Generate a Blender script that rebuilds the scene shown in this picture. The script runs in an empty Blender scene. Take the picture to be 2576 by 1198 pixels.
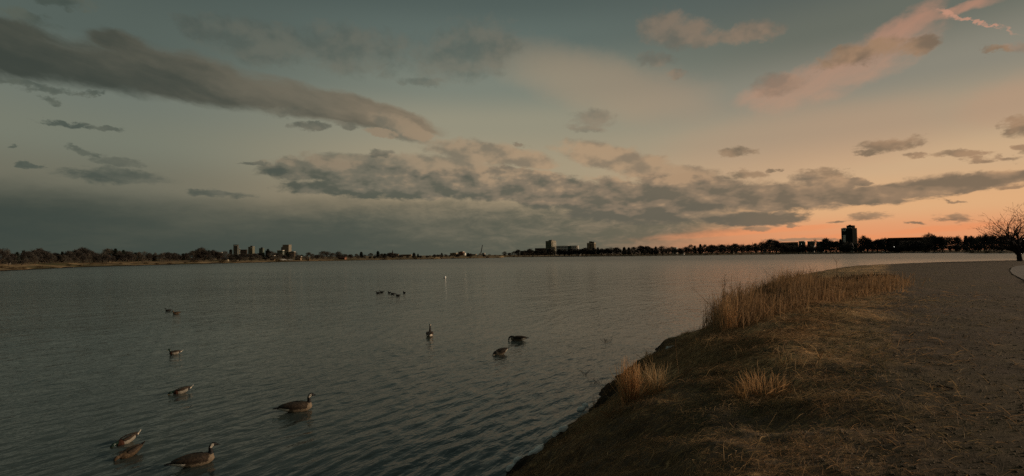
import bpy, bmesh, math, random
import numpy as np
from mathutils import Vector, Matrix
random.seed(7); np.random.seed(7)
scene = bpy.context.scene
COL = scene.collection
R_ = math.radians

# ------------------------------------------------------------------ camera
CAM = Vector((0.0, 0.0, 3.4))
FPX, CX, CY = 1244.0, 1288.0, 599.0            # measured on the photograph at 2576 x 1198
pitch, roll = math.atan(43.8/FPX), math.atan(0.0110)
F0 = Vector((0, math.cos(pitch), math.sin(pitch)))
U0 = Vector((0, -math.sin(pitch), math.cos(pitch)))
R0 = Vector((1, 0, 0))
Rv = R0*math.cos(roll) - U0*math.sin(roll)
Uv = U0*math.cos(roll) + R0*math.sin(roll)
cd = bpy.data.cameras.new('camera'); cam = bpy.data.objects.new('camera', cd); COL.objects.link(cam)
m = Matrix((Rv, Uv, -F0)).transposed().to_4x4(); m.translation = CAM
cam.matrix_world = m
cd.sensor_width = 36; cd.lens = 36*FPX/2576; cd.clip_start = .05; cd.clip_end = 20000
scene.camera = cam

def ray(x, y):
    d = F0 + Rv*((x-CX)/FPX) + Uv*((CY-y)/FPX)
    return d.normalized()
def azel(x, y):
    d = ray(x, y)
    return math.degrees(math.atan2(d.x, d.y)), math.degrees(math.asin(d.z))
def onplane(x, y, z=0.0):
    d = ray(x, y); t = (z-CAM.z)/d.z
    return CAM + d*t
def atdist(x, y, D):
    d = ray(x, y); return CAM + d*(D/d.y)

# ------------------------------------------------------------------ node helpers
class NT:
    def __init__(s, tree): s.t = tree; s.n = tree.nodes; s.l = tree.links
    def node(s, typ, **kw):
        n = s.n.new(typ)
        for k, v in kw.items(): setattr(n, k, v)
        return n
    def put(s, sock, v):
        if hasattr(v, 'is_output'): s.l.new(v, sock)
        else: sock.default_value = v
    def math(s, op, a, b=None, c=None, clamp=False):
        n = s.node('ShaderNodeMath', operation=op); n.use_clamp = clamp
        s.put(n.inputs[0], a)
        if b is not None: s.put(n.inputs[1], b)
        if c is not None: s.put(n.inputs[2], c)
        return n.outputs[0]
    def dot(s, a, v):
        n = s.node('ShaderNodeVectorMath', operation='DOT_PRODUCT'); s.put(n.inputs[0], a); s.put(n.inputs[1], v)
        return n.outputs['Value']
    def vec(s, op, a, b=None, sc=None):
        n = s.node('ShaderNodeVectorMath', operation=op); s.put(n.inputs[0], a)
        if b is not None: s.put(n.inputs[1], b)
        if sc is not None: s.put(n.inputs['Scale'], sc)
        return n.outputs['Vector']
    def xyz(s, x, y, z=0.0):
        n = s.node('ShaderNodeCombineXYZ')
        for i, v in enumerate((x, y, z)): s.put(n.inputs[i], v)
        return n.outputs[0]
    def sep(s, v):
        n = s.node('ShaderNodeSeparateXYZ'); s.put(n.inputs[0], v); return n.outputs
    def mix(s, f, a, b, mode='MIX'):
        n = s.node('ShaderNodeMix', data_type='RGBA', blend_type=mode); n.clamp_factor = True
        s.put(n.inputs['Factor'], f); s.put(n.inputs[6], a); s.put(n.inputs[7], b)
        return n.outputs[2]
    def sstep(s, v, lo, hi, a=0.0, b=1.0):
        n = s.node('ShaderNodeMapRange', interpolation_type='SMOOTHSTEP')
        s.put(n.inputs['Value'], v); s.put(n.inputs['From Min'], lo); s.put(n.inputs['From Max'], hi)
        s.put(n.inputs['To Min'], a); s.put(n.inputs['To Max'], b)
        return n.outputs[0]
    def lin(s, v, lo, hi, a=0.0, b=1.0):
        n = s.node('ShaderNodeMapRange', interpolation_type='LINEAR'); n.clamp = True
        s.put(n.inputs['Value'], v); s.put(n.inputs['From Min'], lo); s.put(n.inputs['From Max'], hi)
        s.put(n.inputs['To Min'], a); s.put(n.inputs['To Max'], b)
        return n.outputs[0]
    def noise(s, v, scale=1.0, detail=4.0, rough=.55, dist=0.0, dim='3D', out=0, lac=2.0):
        n = s.node('ShaderNodeTexNoise', noise_dimensions=dim)
        s.put(n.inputs['Vector'], v); n.inputs['Scale'].default_value = scale
        n.inputs['Detail'].default_value = detail; n.inputs['Roughness'].default_value = rough
        n.inputs['Distortion'].default_value = dist; n.inputs['Lacunarity'].default_value = lac
        return n.outputs[out]
    def ramp(s, v, stops, mode='LINEAR'):
        n = s.node('ShaderNodeValToRGB'); n.color_ramp.interpolation = mode; s.put(n.inputs[0], v)
        e = n.color_ramp.elements
        while len(e) < len(stops): e.new(.5)
        for k, (p, c) in enumerate(sorted(stops, key=lambda q: q[0])):
            e[k].position = p; e[k].color = c
        return n.outputs[0]
def L(r, g, b):                                  # sRGB 0-255 -> linear RGBA
    f = lambda c: c/12.92 if c <= .04045 else ((c+.055)/1.055)**2.4
    return (f(r/255), f(g/255), f(b/255), 1.0)
# ------------------------------------------------------------------ sky
world = bpy.data.worlds.new('World'); scene.world = world; world.use_nodes = True
T = NT(world.node_tree); T.n.clear()
SUN_AZ, SUN_EL = 84.0, 10.0
NISH, SUN_E = 0.0, 2.6
dirv = T.node('ShaderNodeTexCoord').outputs['Generated']
dx, dy, dz = T.sep(dirv)
az = T.math('MULTIPLY', T.math('ARCTAN2', dx, dy), 180/math.pi)
el = T.math('MULTIPLY', T.math('ARCSINE', T.math('MINIMUM', T.math('MAXIMUM', dz, -1.0), 1.0)), 180/math.pi)
# noise space: flattened towards the horizon like real cloud decks
elp = T.math('MAXIMUM', el, 0.0)
vs = T.math('MULTIPLY_ADD', elp, .75, T.math('MULTIPLY', T.math('LOGARITHM', T.math('ADD', T.math('MULTIPLY', elp, .22), 1.0), math.e), 15.0))
npos = T.xyz(az, vs, 0.0)
wn = T.vec('SUBTRACT', T.noise(npos, .16, 5, .55, out=1), (.5, .5, .5))       # broad warp
wf = T.vec('SUBTRACT', T.noise(T.vec('ADD', npos, (31, 7, 3)), .75, 6, .62, out=1), (.5, .5, .5))
k_el = T.lin(elp, 0, 22, .35, 1.0)                                            # smaller warp low down
def warp(a, b):
    v = T.vec('ADD', T.vec('SCALE', wn, sc=a), T.vec('SCALE', wf, sc=b))
    x, y, z = T.sep(v)
    return T.xyz(T.math('ADD', az, x), T.math('MULTIPLY_ADD', T.math('MULTIPLY', y, .6), k_el, el), 1.0)
p_soft, p_mid, p_fine = warp(4.0, .9), warp(3.6, 2.4), warp(2.2, 3.4)

def blob(p, cx, cy, rx, ry, rot=0.0):
    """squared normalised distance to an ellipse; centre/radii measured in photo pixels, turned into az / el"""
    a0, e0 = azel(cx, cy)
    c, s_ = math.cos(R_(rot)), math.sin(R_(rot))
    ax, ey = azel(cx+rx*c, cy-rx*s_), azel(cx-ry*s_, cy-ry*c)
    u = Vector((ax[0]-a0, ax[1]-e0)); v = Vector((ey[0]-a0, ey[1]-e0))
    M = Matrix(((u.x, v.x), (u.y, v.y))).inverted()
    A = (M[0][0], M[0][1], -(M[0][0]*a0+M[0][1]*e0)); B = (M[1][0], M[1][1], -(M[1][0]*a0+M[1][1]*e0))
    q1, q2 = T.dot(p, A), T.dot(p, B)
    return T.math('MULTIPLY_ADD', q2, q2, T.math('MULTIPLY', q1, q1))
def union(p, lst, k=.35):
    acc = None
    for b in lst:
        d = blob(p, *b)
        acc = d if acc is None else T.math('SMOOTH_MIN', acc, d, k)
    return acc

# clear-sky colour by elevation, for left / centre / right bearings
def col(el_stops): return T.ramp(T.lin(el, -2, 48), [((e+2)/50, L(*c)) for e, c in el_stops], 'EASE')
c_left = col([(-2, (70, 80, 70)), (0, (76, 84, 74)), (4, (96, 98, 86)), (7, (112, 111, 96)), (11, (118, 122, 108)), (15, (112, 119, 109)), (20, (86, 97, 91)), (30, (66, 78, 76)), (48, (60, 68, 68))])
c_mid = col([(-2, (112, 104, 86)), (0, (122, 112, 92)), (5, (160, 142, 114)), (10, (164, 151, 125)), (15, (148, 144, 124)), (19, (124, 130, 118)), (24, (96, 108, 102)), (28, (82, 94, 90)), (48, (62, 70, 70))])
c_right = col([(-2, (198, 124, 80)), (0, (212, 138, 98)), (1.6, (226, 153, 107)), (4.2, (222, 173, 126)), (8, (204, 171, 134)), (12, (168, 152, 128)), (16, (138, 134, 120)), (21, (104, 108, 98)), (26, (86, 94, 90)), (48, (62, 70, 70))])
w_mr = T.sstep(az, 2.0, 34.0)
w_lm = T.sstep(az, -40.0, -6.0)
sky = T.mix(w_mr, T.mix(w_lm, c_left, c_mid), c_right)
# far away from the sunset (behind the viewer) the sky goes grey
back = T.sstep(T.math('ABSOLUTE', T.math('SUBTRACT', az, 30.0)), 80.0, 150.0)
sky = T.mix(back, sky, T.mix(T.lin(elp, 0, 30), L(70, 76, 72), L(62, 70, 70)))

tex = T.noise(T.vec('ADD', npos, (9, 4, 11)), .36, 8, .66, .35)
ra = T.noise(T.vec('ADD', npos, (9, 4, 11)), .30, 3.5, .52)
rb = T.noise(T.vec('ADD', npos, (10.0, 5.6, 11)), .30, 3.5, .52)
rel = T.math('MULTIPLY', T.math('SUBTRACT', ra, rb), 1.5)               # side-lit relief
fine = T.math('SUBTRACT', T.noise(npos, 1.1, 6, .66), .5)
rel = T.math('MULTIPLY_ADD', fine, .28, rel)
def along(ang, s1, s2):                                                  # streaks lying along a band
    c, q = math.cos(R_(ang)), math.sin(R_(ang))
    return T.noise(T.xyz(T.math('MULTIPLY', T.dot(p_soft, (c, q, 0)), s1), T.math('MULTIPLY', T.dot(p_soft, (-q, c, 0)), s2), 4.0), 1.0, 5, .55)
azn = T.lin(az, -44, 46)
def tone(stops): return T.ramp(azn, [(p, L(*c)) for p, c in stops])

# 1. broad warm glow and thin veils
g = union(p_soft, [(1520, 215, 300, 80, -10), (2000, 360, 460, 90, 10), (2520, 260, 170, 60, 18)], .6)
sky = T.mix(T.math('MULTIPLY', T.sstep(g, 1.6, .0), .38), sky, tone([(0, (150, 140, 116)), (.55, (178, 150, 120)), (.8, (176, 144, 118)), (1, (190, 146, 116))]))
# glowing streaks low over the sunset
g = union(p_soft, [(1820, 588, 280, 9, 4), (2370, 573, 190, 8, 5), (2010, 574, 130, 8, 2), (2200, 596, 260, 7, 0)], .3)
sky = T.mix(T.math('MULTIPLY', T.sstep(g, 1.5, .1), .55), sky, L(234, 146, 96))
# 2. the peach streak climbing to the upper right
g = union(p_soft, [(2110, 185, 290, 56, 25), (2250, 84, 150, 36, 34), (1990, 232, 150, 46, 14), (2320, 40, 60, 22, 20), (2440, 20, 110, 14, 10)], .3)
pk = T.sstep(T.math('ADD', g, T.math('MULTIPLY', T.math('SUBTRACT', tex, .5), 1.6)), 1.4, .05)
sky = T.mix(T.math('MULTIPLY', pk, T.sstep(along(28, .10, .7), .25, .7, .45, .75)), sky, T.mix(T.lin(elp, 10, 20), L(178, 150, 124), L(186, 138, 114)))
# contrail
g = union(warp(.3, 2.2), [(2450, 50, 125, 5, -15), (2390, 38, 45, 7, -12)], .3)
sky = T.mix(T.math('MULTIPLY', T.sstep(g, 1.5, .1), T.sstep(T.noise(npos, 1.6, 3, .6), .38, .56, .1, .8)), sky, L(196, 146, 122))
# 3. soft high patches
g = union(p_mid, [(660, 105, 162.5, 57.2, -10), (880, 128, 156.25, 67.6, -4), (1175, 130, 150, 80.6, 14), (1240, 100, 62.5, 39, 0), (1065, 205, 56.25, 13, -4), (500, 80, 75, 23.4, -25),
                  (1700, 72, 100, 52, -6), (1760, 100, 112.5, 23.4, 4), (1880, 92, 87.5, 26, 10), (1650, 146, 52.5, 18.2, -4), (1710, 186, 37.5, 11.7, 8), (1495, 300, 56.25, 23.4, 6), (1470, 325, 52.5, 9.1, 0), (1960, 214, 75, 26, 4), (2550, 125, 50, 15.6, 4)], .25)
a = T.math('MULTIPLY', T.sstep(T.math('ADD', g, T.math('MULTIPLY', T.math('SUBTRACT', tex, .5), 2.6)), 1.45, .1), .52)
sky = T.mix(a, sky, T.mix(T.sstep(rel, -.3, .25), tone([(0, (70, 76, 70)), (.45, (84, 90, 82)), (.7, (108, 98, 86)), (1, (128, 110, 94))]), tone([(0, (90, 94, 84)), (.45, (116, 110, 96)), (.7, (150, 124, 102)), (1, (178, 138, 112))])))
# 4. the long grey band across the upper left
g = union(p_soft, [(40, 138, 330, 76, -8), (360, 188, 400, 68, -9), (650, 230, 380, 54, -12), (880, 276, 240, 38, -13), (40, 95, 170, 52, -14), (300, 112, 110, 34, -12), (1000, 304, 120, 13, -16)], .3)
st = along(-10, .09, .42)
a4 = T.sstep(T.math('ADD', g, T.math('MULTIPLY', T.math('SUBTRACT', st, .5), 1.7)), 1.12, .35)
band_d = tone([(0, (54, 60, 54)), (.25, (70, 73, 65)), (.45, (96, 92, 79)), (1, (110, 96, 82))])
band_l = tone([(0, (84, 84, 73)), (.25, (112, 105, 90)), (.45, (152, 131, 107)), (1, (160, 128, 104))])
up = T.sstep(T.math('ADD', T.dot(p_soft, (.235, 1.0, 0)), T.math('MULTIPLY_ADD', T.math('SUBTRACT', st, .5), 16.0, T.math('MULTIPLY', rel, 3.0))), 4.0, 14.5)
sky = T.mix(T.math('MULTIPLY', a4, .90), sky, T.mix(up, band_d, band_l))
# 5. low grey bank over the far shore
g = union(p_soft, [(-60, 590, 760, 150, 0), (600, 610, 700, 112, 0), (1150, 590, 620, 100, 0), (1580, 556, 330, 66, 4)], .5)
st5 = T.math('MULTIPLY_ADD', T.math('SUBTRACT', tex, .5), T.lin(az, -30, 4, .22, .85), T.math('MULTIPLY_ADD', T.math('SUBTRACT', along(2, .07, .30), .5), .55, .5))
a5 = T.sstep(T.math('ADD', g, T.math('MULTIPLY', T.math('SUBTRACT', st5, .5), 1.0)), 1.25, .15)
sky = T.mix(T.math('MULTIPLY', a5, .95), sky, T.mix(T.sstep(T.math('ADD', st5, T.math('MULTIPLY', elp, .028)), .45, .85), tone([(0, (60, 69, 63)), (.3, (72, 79, 71)), (.5, (88, 90, 78)), (.68, (104, 100, 84)), (1, (140, 116, 92))]), tone([(0, (76, 80, 70)), (.3, (96, 97, 84)), (.5, (122, 114, 96)), (.68, (138, 122, 101)), (1, (170, 136, 104))])))
# 6. heaped clouds across the middle, running out to the right: pale warm ones behind, greyer flat-bottomed ones in front
cu_d = tone([(0, (66, 72, 64)), (.33, (84, 88, 78)), (.55, (97, 95, 83)), (.78, (106, 98, 84)), (1, (120, 104, 86))])
cu_m = tone([(0, (90, 92, 80)), (.33, (112, 108, 94)), (.55, (130, 116, 98)), (.78, (134, 116, 96)), (1, (146, 121, 97))])
cu_l = tone([(0, (110, 106, 92)), (.33, (146, 130, 108)), (.55, (174, 147, 117)), (.78, (172, 142, 112)), (1, (180, 144, 110))])
g = union(p_soft, [(1240, 390, 190, 32, -7), (1100, 420, 170, 34, 0), (1330, 414, 90, 16, -4), (1545, 396, 170, 34, -10), (1680, 436, 150, 26, -4), (1010, 324, 90, 24, -22), (930, 405, 180, 22, -2)], .25)
d6 = T.math('ADD', g, T.math('MULTIPLY', T.math('SUBTRACT', tex, .5), 1.9))
sky = T.mix(T.math('MULTIPLY', T.sstep(d6, 1.25, .4), .85), sky, T.mix(T.sstep(rel, -.30, .22), cu_m, cu_l))
g = union(p_mid, [(800, 428, 130, 32, -5), (940, 446, 180, 40, -3), (860, 476, 140, 22, -2), (1100, 452, 150, 34, 0), (1050, 476, 150, 24, 0), (1230, 470, 160, 34, 0), (1300, 440, 110, 16, -4),
                  (1400, 482, 230, 44, -4), (1540, 496, 220, 48, -2), (1740, 490, 220, 42, 2), (1640, 520, 240, 44, 2), (1960, 494, 230, 38, 2), (1900, 549, 130, 22, 4), (2070, 466, 90, 28, -12), (1690, 455, 120, 22, -4),
                  (2300, 474, 210, 28, 6), (2500, 454, 190, 22, 8), (2190, 498, 120, 15, 0), (2140, 460, 50, 11, 4), (2420, 462, 100, 20, 7), (960, 337, 46, 10, -8), (1050, 338, 40, 14, -14)], .2)
d6 = T.math('ADD', g, T.math('MULTIPLY', T.math('SUBTRACT', tex, .5), 2.3))
a6 = T.sstep(d6, 1.32, .55)
elc = T.ramp(azn, [(0, (.5,)*3+(1,)), (.24, (.475,)*3+(1,)), (.38, (.46,)*3+(1,)), (.5, (.435,)*3+(1,)), (.68, (.375,)*3+(1,)), (.85, (.325,)*3+(1,)), (1, (.37,)*3+(1,))])
hv = T.math('MULTIPLY_ADD', T.math('SUBTRACT', el, T.math('MULTIPLY', elc, 20.0)), .10, T.math('MULTIPLY_ADD', T.math('SUBTRACT', d6, .4), .12, rel))
sky = T.mix(T.math('MULTIPLY', a6, .94), sky, T.mix(T.sstep(hv, -.36, -.02), cu_d, T.mix(T.sstep(hv, -.06, .30), cu_m, cu_l)))
# 7. small dark scuds
g = union(p_fine, [(130, 230, 60, 10, -8), (50, 212, 95, 9, -9), (225, 237, 26, 8, -4), (130, 255, 32, 9, -6), (150, 312, 54, 7, -6), (215, 316, 32, 8, -2), (285, 328, 40, 8, -6), (220, 382, 50, 8, -14), (298, 407, 60, 10, -6), (35, 363, 18, 4, 0), (65, 416, 34, 8, -8),
                   (60, 40, 76, 20, -18), (165, 6, 90, 18, -10), (290, 442, 120, 21, -4), (550, 487, 90, 9, -3), (782, 321, 44, 11, 0), (875, 318, 34, 9, -4), (958, 386, 32, 11, 0), (640, 409, 36, 4, -3), (1310, 363, 22, 6, -8), (712, 285, 44, 20, -2), (700, 428, 34, 10, 0),
                   (1850, 384, 46, 13, 5), (2240, 368, 80, 17, 6), (2180, 384, 44, 7, 4), (2300, 393, 34, 8, 4), (2395, 390, 62, 10, 0), (2450, 408, 40, 7, -4), (2085, 437, 58, 12, -4), (1880, 440, 50, 12, 0), (1945, 428, 16, 7, 0), (2560, 320, 46, 26, 14), (2570, 377, 34, 11, 6), (2520, 402, 50, 8, 0), (2560, 470, 40, 6, 4),
                   (2020, 604, 95, 5, 2), (2405, 549, 48, 11, -2), (2190, 543, 58, 10, 3), (2125, 556, 34, 4, 8), (1895, 577, 42, 6, 2), (1985, 568, 18, 6, -4), (2306, 560, 22, 4, -4), (2400, 507, 26, 4, -5), (2160, 135, 120, 28, 14), (2310, 114, 66, 21, 12), (2500, 127, 40, 10, 0)], .12)
a7 = T.sstep(T.math('ADD', g, T.math('MULTIPLY', T.math('SUBTRACT', tex, .5), 3.4)), 1.55, .10)
sky = T.mix(T.math('MULTIPLY', a7, .84), sky, T.mix(T.sstep(rel, -.3, .25), tone([(0, (66, 76, 70)), (.4, (88, 90, 80)), (.7, (108, 98, 82)), (1, (118, 100, 82))]), tone([(0, (88, 94, 84)), (.4, (124, 116, 100)), (.7, (148, 124, 99)), (1, (160, 128, 100))])))
# dull the lower hemisphere (never seen, only lights undersides a little)
sky = T.mix(T.sstep(el, -1.0, -6.0), sky, L(46, 46, 40))
nish = T.node('ShaderNodeTexSky', sky_type='NISHITA'); nish.sun_disc = False
nish.sun_elevation = R_(SUN_EL); nish.sun_rotation = R_(SUN_AZ)
bg1 = T.node('ShaderNodeBackground'); T.put(bg1.inputs['Color'], sky); bg1.inputs['Strength'].default_value = 1.0
bg2 = T.node('ShaderNodeBackground'); T.put(bg2.inputs['Color'], nish.outputs[0]); bg2.inputs['Strength'].default_value = NISH
add = T.node('ShaderNodeAddShader'); T.l.new(bg1.outputs[0], add.inputs[0]); T.l.new(bg2.outputs[0], add.inputs[1])
wo = T.node('ShaderNodeOutputWorld'); T.l.new(add.outputs[0], wo.inputs[0])
world.cycles.sampling_method = 'MANUAL'; world.cycles.sample_map_resolution = 512
sl = bpy.data.lights.new('sun', 'SUN'); sl.energy = SUN_E; sl.angle = R_(12); sl.color = (1.0, .76, .56)
so = bpy.data.objects.new('sun', sl); COL.objects.link(so)
sd = Vector((math.sin(R_(SUN_AZ))*math.cos(R_(SUN_EL)), math.cos(R_(SUN_AZ))*math.cos(R_(SUN_EL)), math.sin(R_(SUN_EL))))
so.rotation_euler = sd.to_track_quat('Z', 'Y').to_euler(); so.location = (60, 20, 40)
scene.cycles.use_denoising = False      # keeps the fine ripple and straw texture
vsn = scene.view_settings; vsn.view_transform = 'Standard'; vsn.look = 'None'; vsn.exposure = 0; vsn.gamma = 1; vsn.use_curve_mapping = False
# ------------------------------------------------------------------ object helpers
def mesh_np(name, V, faces, mats=(), midx=None, smooth=False):
    """V (n,3) array; faces: list of arrays, each (k, m) of vertex ids with m corners"""
    V = np.asarray(V, dtype=np.float32); me = bpy.data.meshes.new(name)
    faces = [np.asarray(f, dtype=np.int32) for f in (faces if isinstance(faces, list) else [faces]) if len(f)]
    nl = sum(f.size for f in faces); nf = sum(len(f) for f in faces)
    me.vertices.add(len(V)); me.vertices.foreach_set('co', V.ravel())
    me.loops.add(nl); me.loops.foreach_set('vertex_index', np.concatenate([f.ravel() for f in faces]))
    me.polygons.add(nf)
    tot = np.concatenate([np.full(len(f), f.shape[1], np.int32) for f in faces])
    me.polygons.foreach_set('loop_start', np.concatenate([[0], np.cumsum(tot)[:-1]]).astype(np.int32))
    me.polygons.foreach_set('loop_total', tot)
    if midx is not None: me.polygons.foreach_set('material_index', np.asarray(midx, np.int32))
    if smooth: me.polygons.foreach_set('use_smooth', np.ones(nf, bool))
    me.update(calc_edges=True)
    for mt in mats: me.materials.append(mt)
    return me
def link(name, data, parent=None, loc=None):
    o = bpy.data.objects.new(name, data); COL.objects.link(o)
    if parent is not None: o.parent = parent
    if loc is not None: o.location = loc
    return o
def tag(o, label=None, cat=None, group=None, kind=None):
    if label: o['label'] = label
    if cat: o['category'] = cat
    if group: o['group'] = group
    if kind: o['kind'] = kind
    return o
def thing(name, label, cat, loc=(0, 0, 0), rotz=0.0, group=None):
    o = link(name, None, None, loc); o.rotation_euler = (0, 0, rotz); o.empty_display_size = .2
    return tag(o, label, cat, group)
class MB:
    """collects simple solids into one mesh"""
    def __init__(s): s.v = []; s.f = []; s.m = []
    def add(s, V, F, mi=0):
        b = len(s.v); s.v += [tuple(p) for p in V]; s.f += [tuple(i+b for i in f) for f in F]; s.m += [mi]*len(F)
    def box(s, x0, x1, y0, y1, z0, z1, mi=0):
        s.add([(x0,y0,z0),(x1,y0,z0),(x1,y1,z0),(x0,y1,z0),(x0,y0,z1),(x1,y0,z1),(x1,y1,z1),(x0,y1,z1)],
              [(0,3,2,1),(4,5,6,7),(0,1,5,4),(1,2,6,5),(2,3,7,6),(3,0,4,7)], mi)
    def gable(s, x0, x1, y0, y1, z0, zr, mi=0, along='x'):
        if along == 'x':
            ym = (y0+y1)/2
            s.add([(x0,y0,z0),(x1,y0,z0),(x1,y1,z0),(x0,y1,z0),(x0,ym,zr),(x1,ym,zr)], [(0,3,2,1),(0,1,5,4),(2,3,4,5),(0,4,3),(1,2,5)], mi)
        else:
            xm = (x0+x1)/2
            s.add([(x0,y0,z0),(x1,y0,z0),(x1,y1,z0),(x0,y1,z0),(xm,y0,zr),(xm,y1,zr)], [(0,3,2,1),(0,1,4),(1,2,5,4),(2,3,5),(3,0,4,5)], mi)
    def tube(s, pts, rad, n=6, mi=0, cap=True):
        pts = [Vector(p) for p in pts]
        rad = list(rad) if hasattr(rad, '__len__') else [rad]*len(pts)
        V = []; up = Vector((.13, .31, .94))
        for i, p in enumerate(pts):
            t = (pts[min(i+1, len(pts)-1)]-pts[max(i-1, 0)]).normalized()
            a = t.cross(up)
            if a.length < 1e-3: a = t.cross(Vector((1, 0, 0)))
            a.normalize(); b = t.cross(a)
            for k in range(n):
                q = 2*math.pi*k/n; V.append(p+(a*math.cos(q)+b*math.sin(q))*rad[i])
        F = []
        for i in range(len(pts)-1):
            for k in range(n):
                k2 = (k+1) % n; F.append((i*n+k, i*n+k2, (i+1)*n+k2, (i+1)*n+k))
        if cap: F.append(tuple(range(n-1, -1, -1))); F.append(tuple((len(pts)-1)*n+k for k in range(n)))
        s.add(V, F, mi)
    def build(s, name, mats, parent=None, loc=None, smooth=False):
        me = bpy.data.meshes.new(name); me.from_pydata(s.v, [], s.f)
        for mt in (mats if isinstance(mats, (list, tuple)) else [mats]): me.materials.append(mt)
        me.polygons.foreach_set('material_index', s.m)
        if smooth: me.polygons.foreach_set('use_smooth', [True]*len(s.f))
        me.update(); return link(name, me, parent, loc)

MATS = {}
def mat(name, c, rough=.8, var=.25, scale=2.0, c2=None, spec=.3, metal=0.0, bump=0.0, emit=None):
    if name in MATS: return MATS[name]
    mt = bpy.data.materials.new(name); mt.use_nodes = True; t = NT(mt.node_tree)
    b = t.n['Principled BSDF']; oc = t.node('ShaderNodeTexCoord').outputs['Object']
    nz = t.noise(oc, scale, 5, .6)
    lo = tuple(x*(1-var) for x in c[:3])+(1,); hi = tuple(min(1, x*(1+var)) for x in (c2 or c)[:3])+(1,)
    t.put(b.inputs['Base Color'], t.mix(t.lin(nz, .3, .7), lo, hi))
    b.inputs['Roughness'].default_value = rough; b.inputs['Specular IOR Level'].default_value = spec; b.inputs['Metallic'].default_value = metal
    if bump:
        bp = t.node('ShaderNodeBump'); bp.inputs['Strength'].default_value = bump; bp.inputs['Distance'].default_value = .02
        t.l.new(nz, bp.inputs['Height']); t.l.new(bp.outputs[0], b.inputs['Normal'])
    if emit:
        b.inputs['Emission Color'].default_value = emit[0]; b.inputs['Emission Strength'].default_value = emit[1]
    MATS[name] = mt; return mt

# ------------------------------------------------------------------ near bank: shoreline (world metres, water level z = 0)
def sp(x, y): p = onplane(x, y, 0.0); return (p.x, p.y)
SHORE = [(-60, -92), (-22, -30), (-8, -5.5)] + [sp(*q) for q in [(1195, 1290), (1252, 1225), (1290, 1192), (1318, 1160), (1345, 1142), (1372, 1112), (1405, 1092), (1440, 1068), (1478, 1040), (1496, 1012), (1510, 985), (1560, 946), (1610, 912), (1640, 892), (1662, 876), (1700, 862), (1752, 850), (1790, 838), (1798, 822), (1806, 800), (1830, 775), (1860, 752), (1905, 728), (1960, 708)]] + \
        [(41, 70), (50, 80), (63, 89), (77, 96.5), (94, 103.5), (114, 111), (140, 119), (200, 133), (330, 150), (900, 160)]
SH = np.array(SHORE)
def sdist(P):
    """signed distance to the shoreline, + inland; P (n,2)"""
    A = SH[:-1]; B = SH[1:]; best = np.full(len(P), 1e9); sg = np.ones(len(P))
    for a, b in zip(A, B):
        d = b-a; t = np.clip(((P-a)@d)/(d@d), 0, 1); q = P-(a+t[:, None]*d); r = np.hypot(q[:, 0], q[:, 1])
        cr = d[0]*(P[:, 1]-a[1])-d[1]*(P[:, 0]-a[0])
        up = r < best-1e-9; best = np.where(up, r, best); sg = np.where(up, np.where(cr < 0, 1, -1), sg)
    return best*sg
_perm = np.random.RandomState(3).rand(256, 256)
def vnoise(x, y):
    xi = np.floor(x).astype(int); yi = np.floor(y).astype(int); fx = x-xi; fy = y-yi
    fx = fx*fx*(3-2*fx); fy = fy*fy*(3-2*fy)
    g = lambda i, j: _perm[(xi+i) & 255, (yi+j) & 255]
    return (g(0,0)*(1-fx)+g(1,0)*fx)*(1-fy)+(g(0,1)*(1-fx)+g(1,1)*fx)*fy-.5
def fbm(x, y, o=4):
    v = 0; a = 1.0
    for k in range(o): v = v+a*vnoise(x*2**k+17*k, y*2**k+5*k); a *= .5
    return v
def ground_z(P):
    P = np.atleast_2d(np.asarray(P, float)); s = sdist(P); x, y = P[:, 0], P[:, 1]
    r = np.hypot(x, y)
    s = s+(fbm(x*.55+3, y*.55, 2)*.55+fbm(x*2.1, y*2.1, 4)*.28)*np.clip(s+.8, 0, 1)*np.clip(1.5-s*.1, .3, 1)
    top = 1.78-.42*np.clip((r-14)/60, 0, 1)
    w = 2.1+1.0*np.clip((r-10)/30, 0, 1)
    sp_ = np.maximum(s, 0)
    z = np.where(s > 0, .05*np.clip(s*6, 0, 1)+.10*np.clip((s-.18)*7, 0, 1)+top*.93*(1-np.exp(-(sp_/w)**1.45)), s*.28)
    rough = np.clip(s/2, 0, 1)
    z = z+rough*(fbm(x*.35, y*.35)*.09+fbm(x*1.7, y*1.7, 4)*.07)*(1-.7*np.clip((.79*x-.60*y+.8)/1.6, 0, 1))
    flat = np.exp(-(r/2.6)**2); z = z*(1-flat*.6)+1.72*flat*.6                 # trodden spot where the viewer stands
    # wheel-worn swale running to the right over the meadow
    sw = np.exp(-((y-(18+.62*(x-12)))/1.2)**2)*np.clip((x-12)/8, 0, 1)*np.clip((70-x)/10, 0, 1)
    return np.maximum(z-.10*sw, -1.6)

# near ground: polar mesh, finer near the viewer
def polar(radii, angs, close=False):
    n, k = len(radii), len(angs)
    rr, aa = np.meshgrid(radii, angs, indexing='ij')
    P = np.stack([rr*np.sin(aa), rr*np.cos(aa)], -1).reshape(-1, 2)
    i, j = np.meshgrid(np.arange(n-1), np.arange(k if close else k-1), indexing='ij')
    j2 = (j+1) % k
    F = np.stack([i*k+j, i*k+j2, (i+1)*k+j2, (i+1)*k+j], -1).reshape(-1, 4)[:, ::-1]
    return P, F
fine_a = np.radians(np.arange(-25, 62, .16)); back_a = np.radians(np.arange(62, 335, 3.0))
angs = np.concatenate([fine_a, back_a])
radii = np.concatenate([[.05, .5, 1.0, 1.6], np.geomspace(2.0, 400, 400)])
P, F = polar(radii, angs, True)
Z = ground_z(P); keep = (Z[F] > -.7).any(1)
used = np.unique(F[keep]); remap = np.full(len(P), -1); remap[used] = np.arange(len(used))

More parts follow.
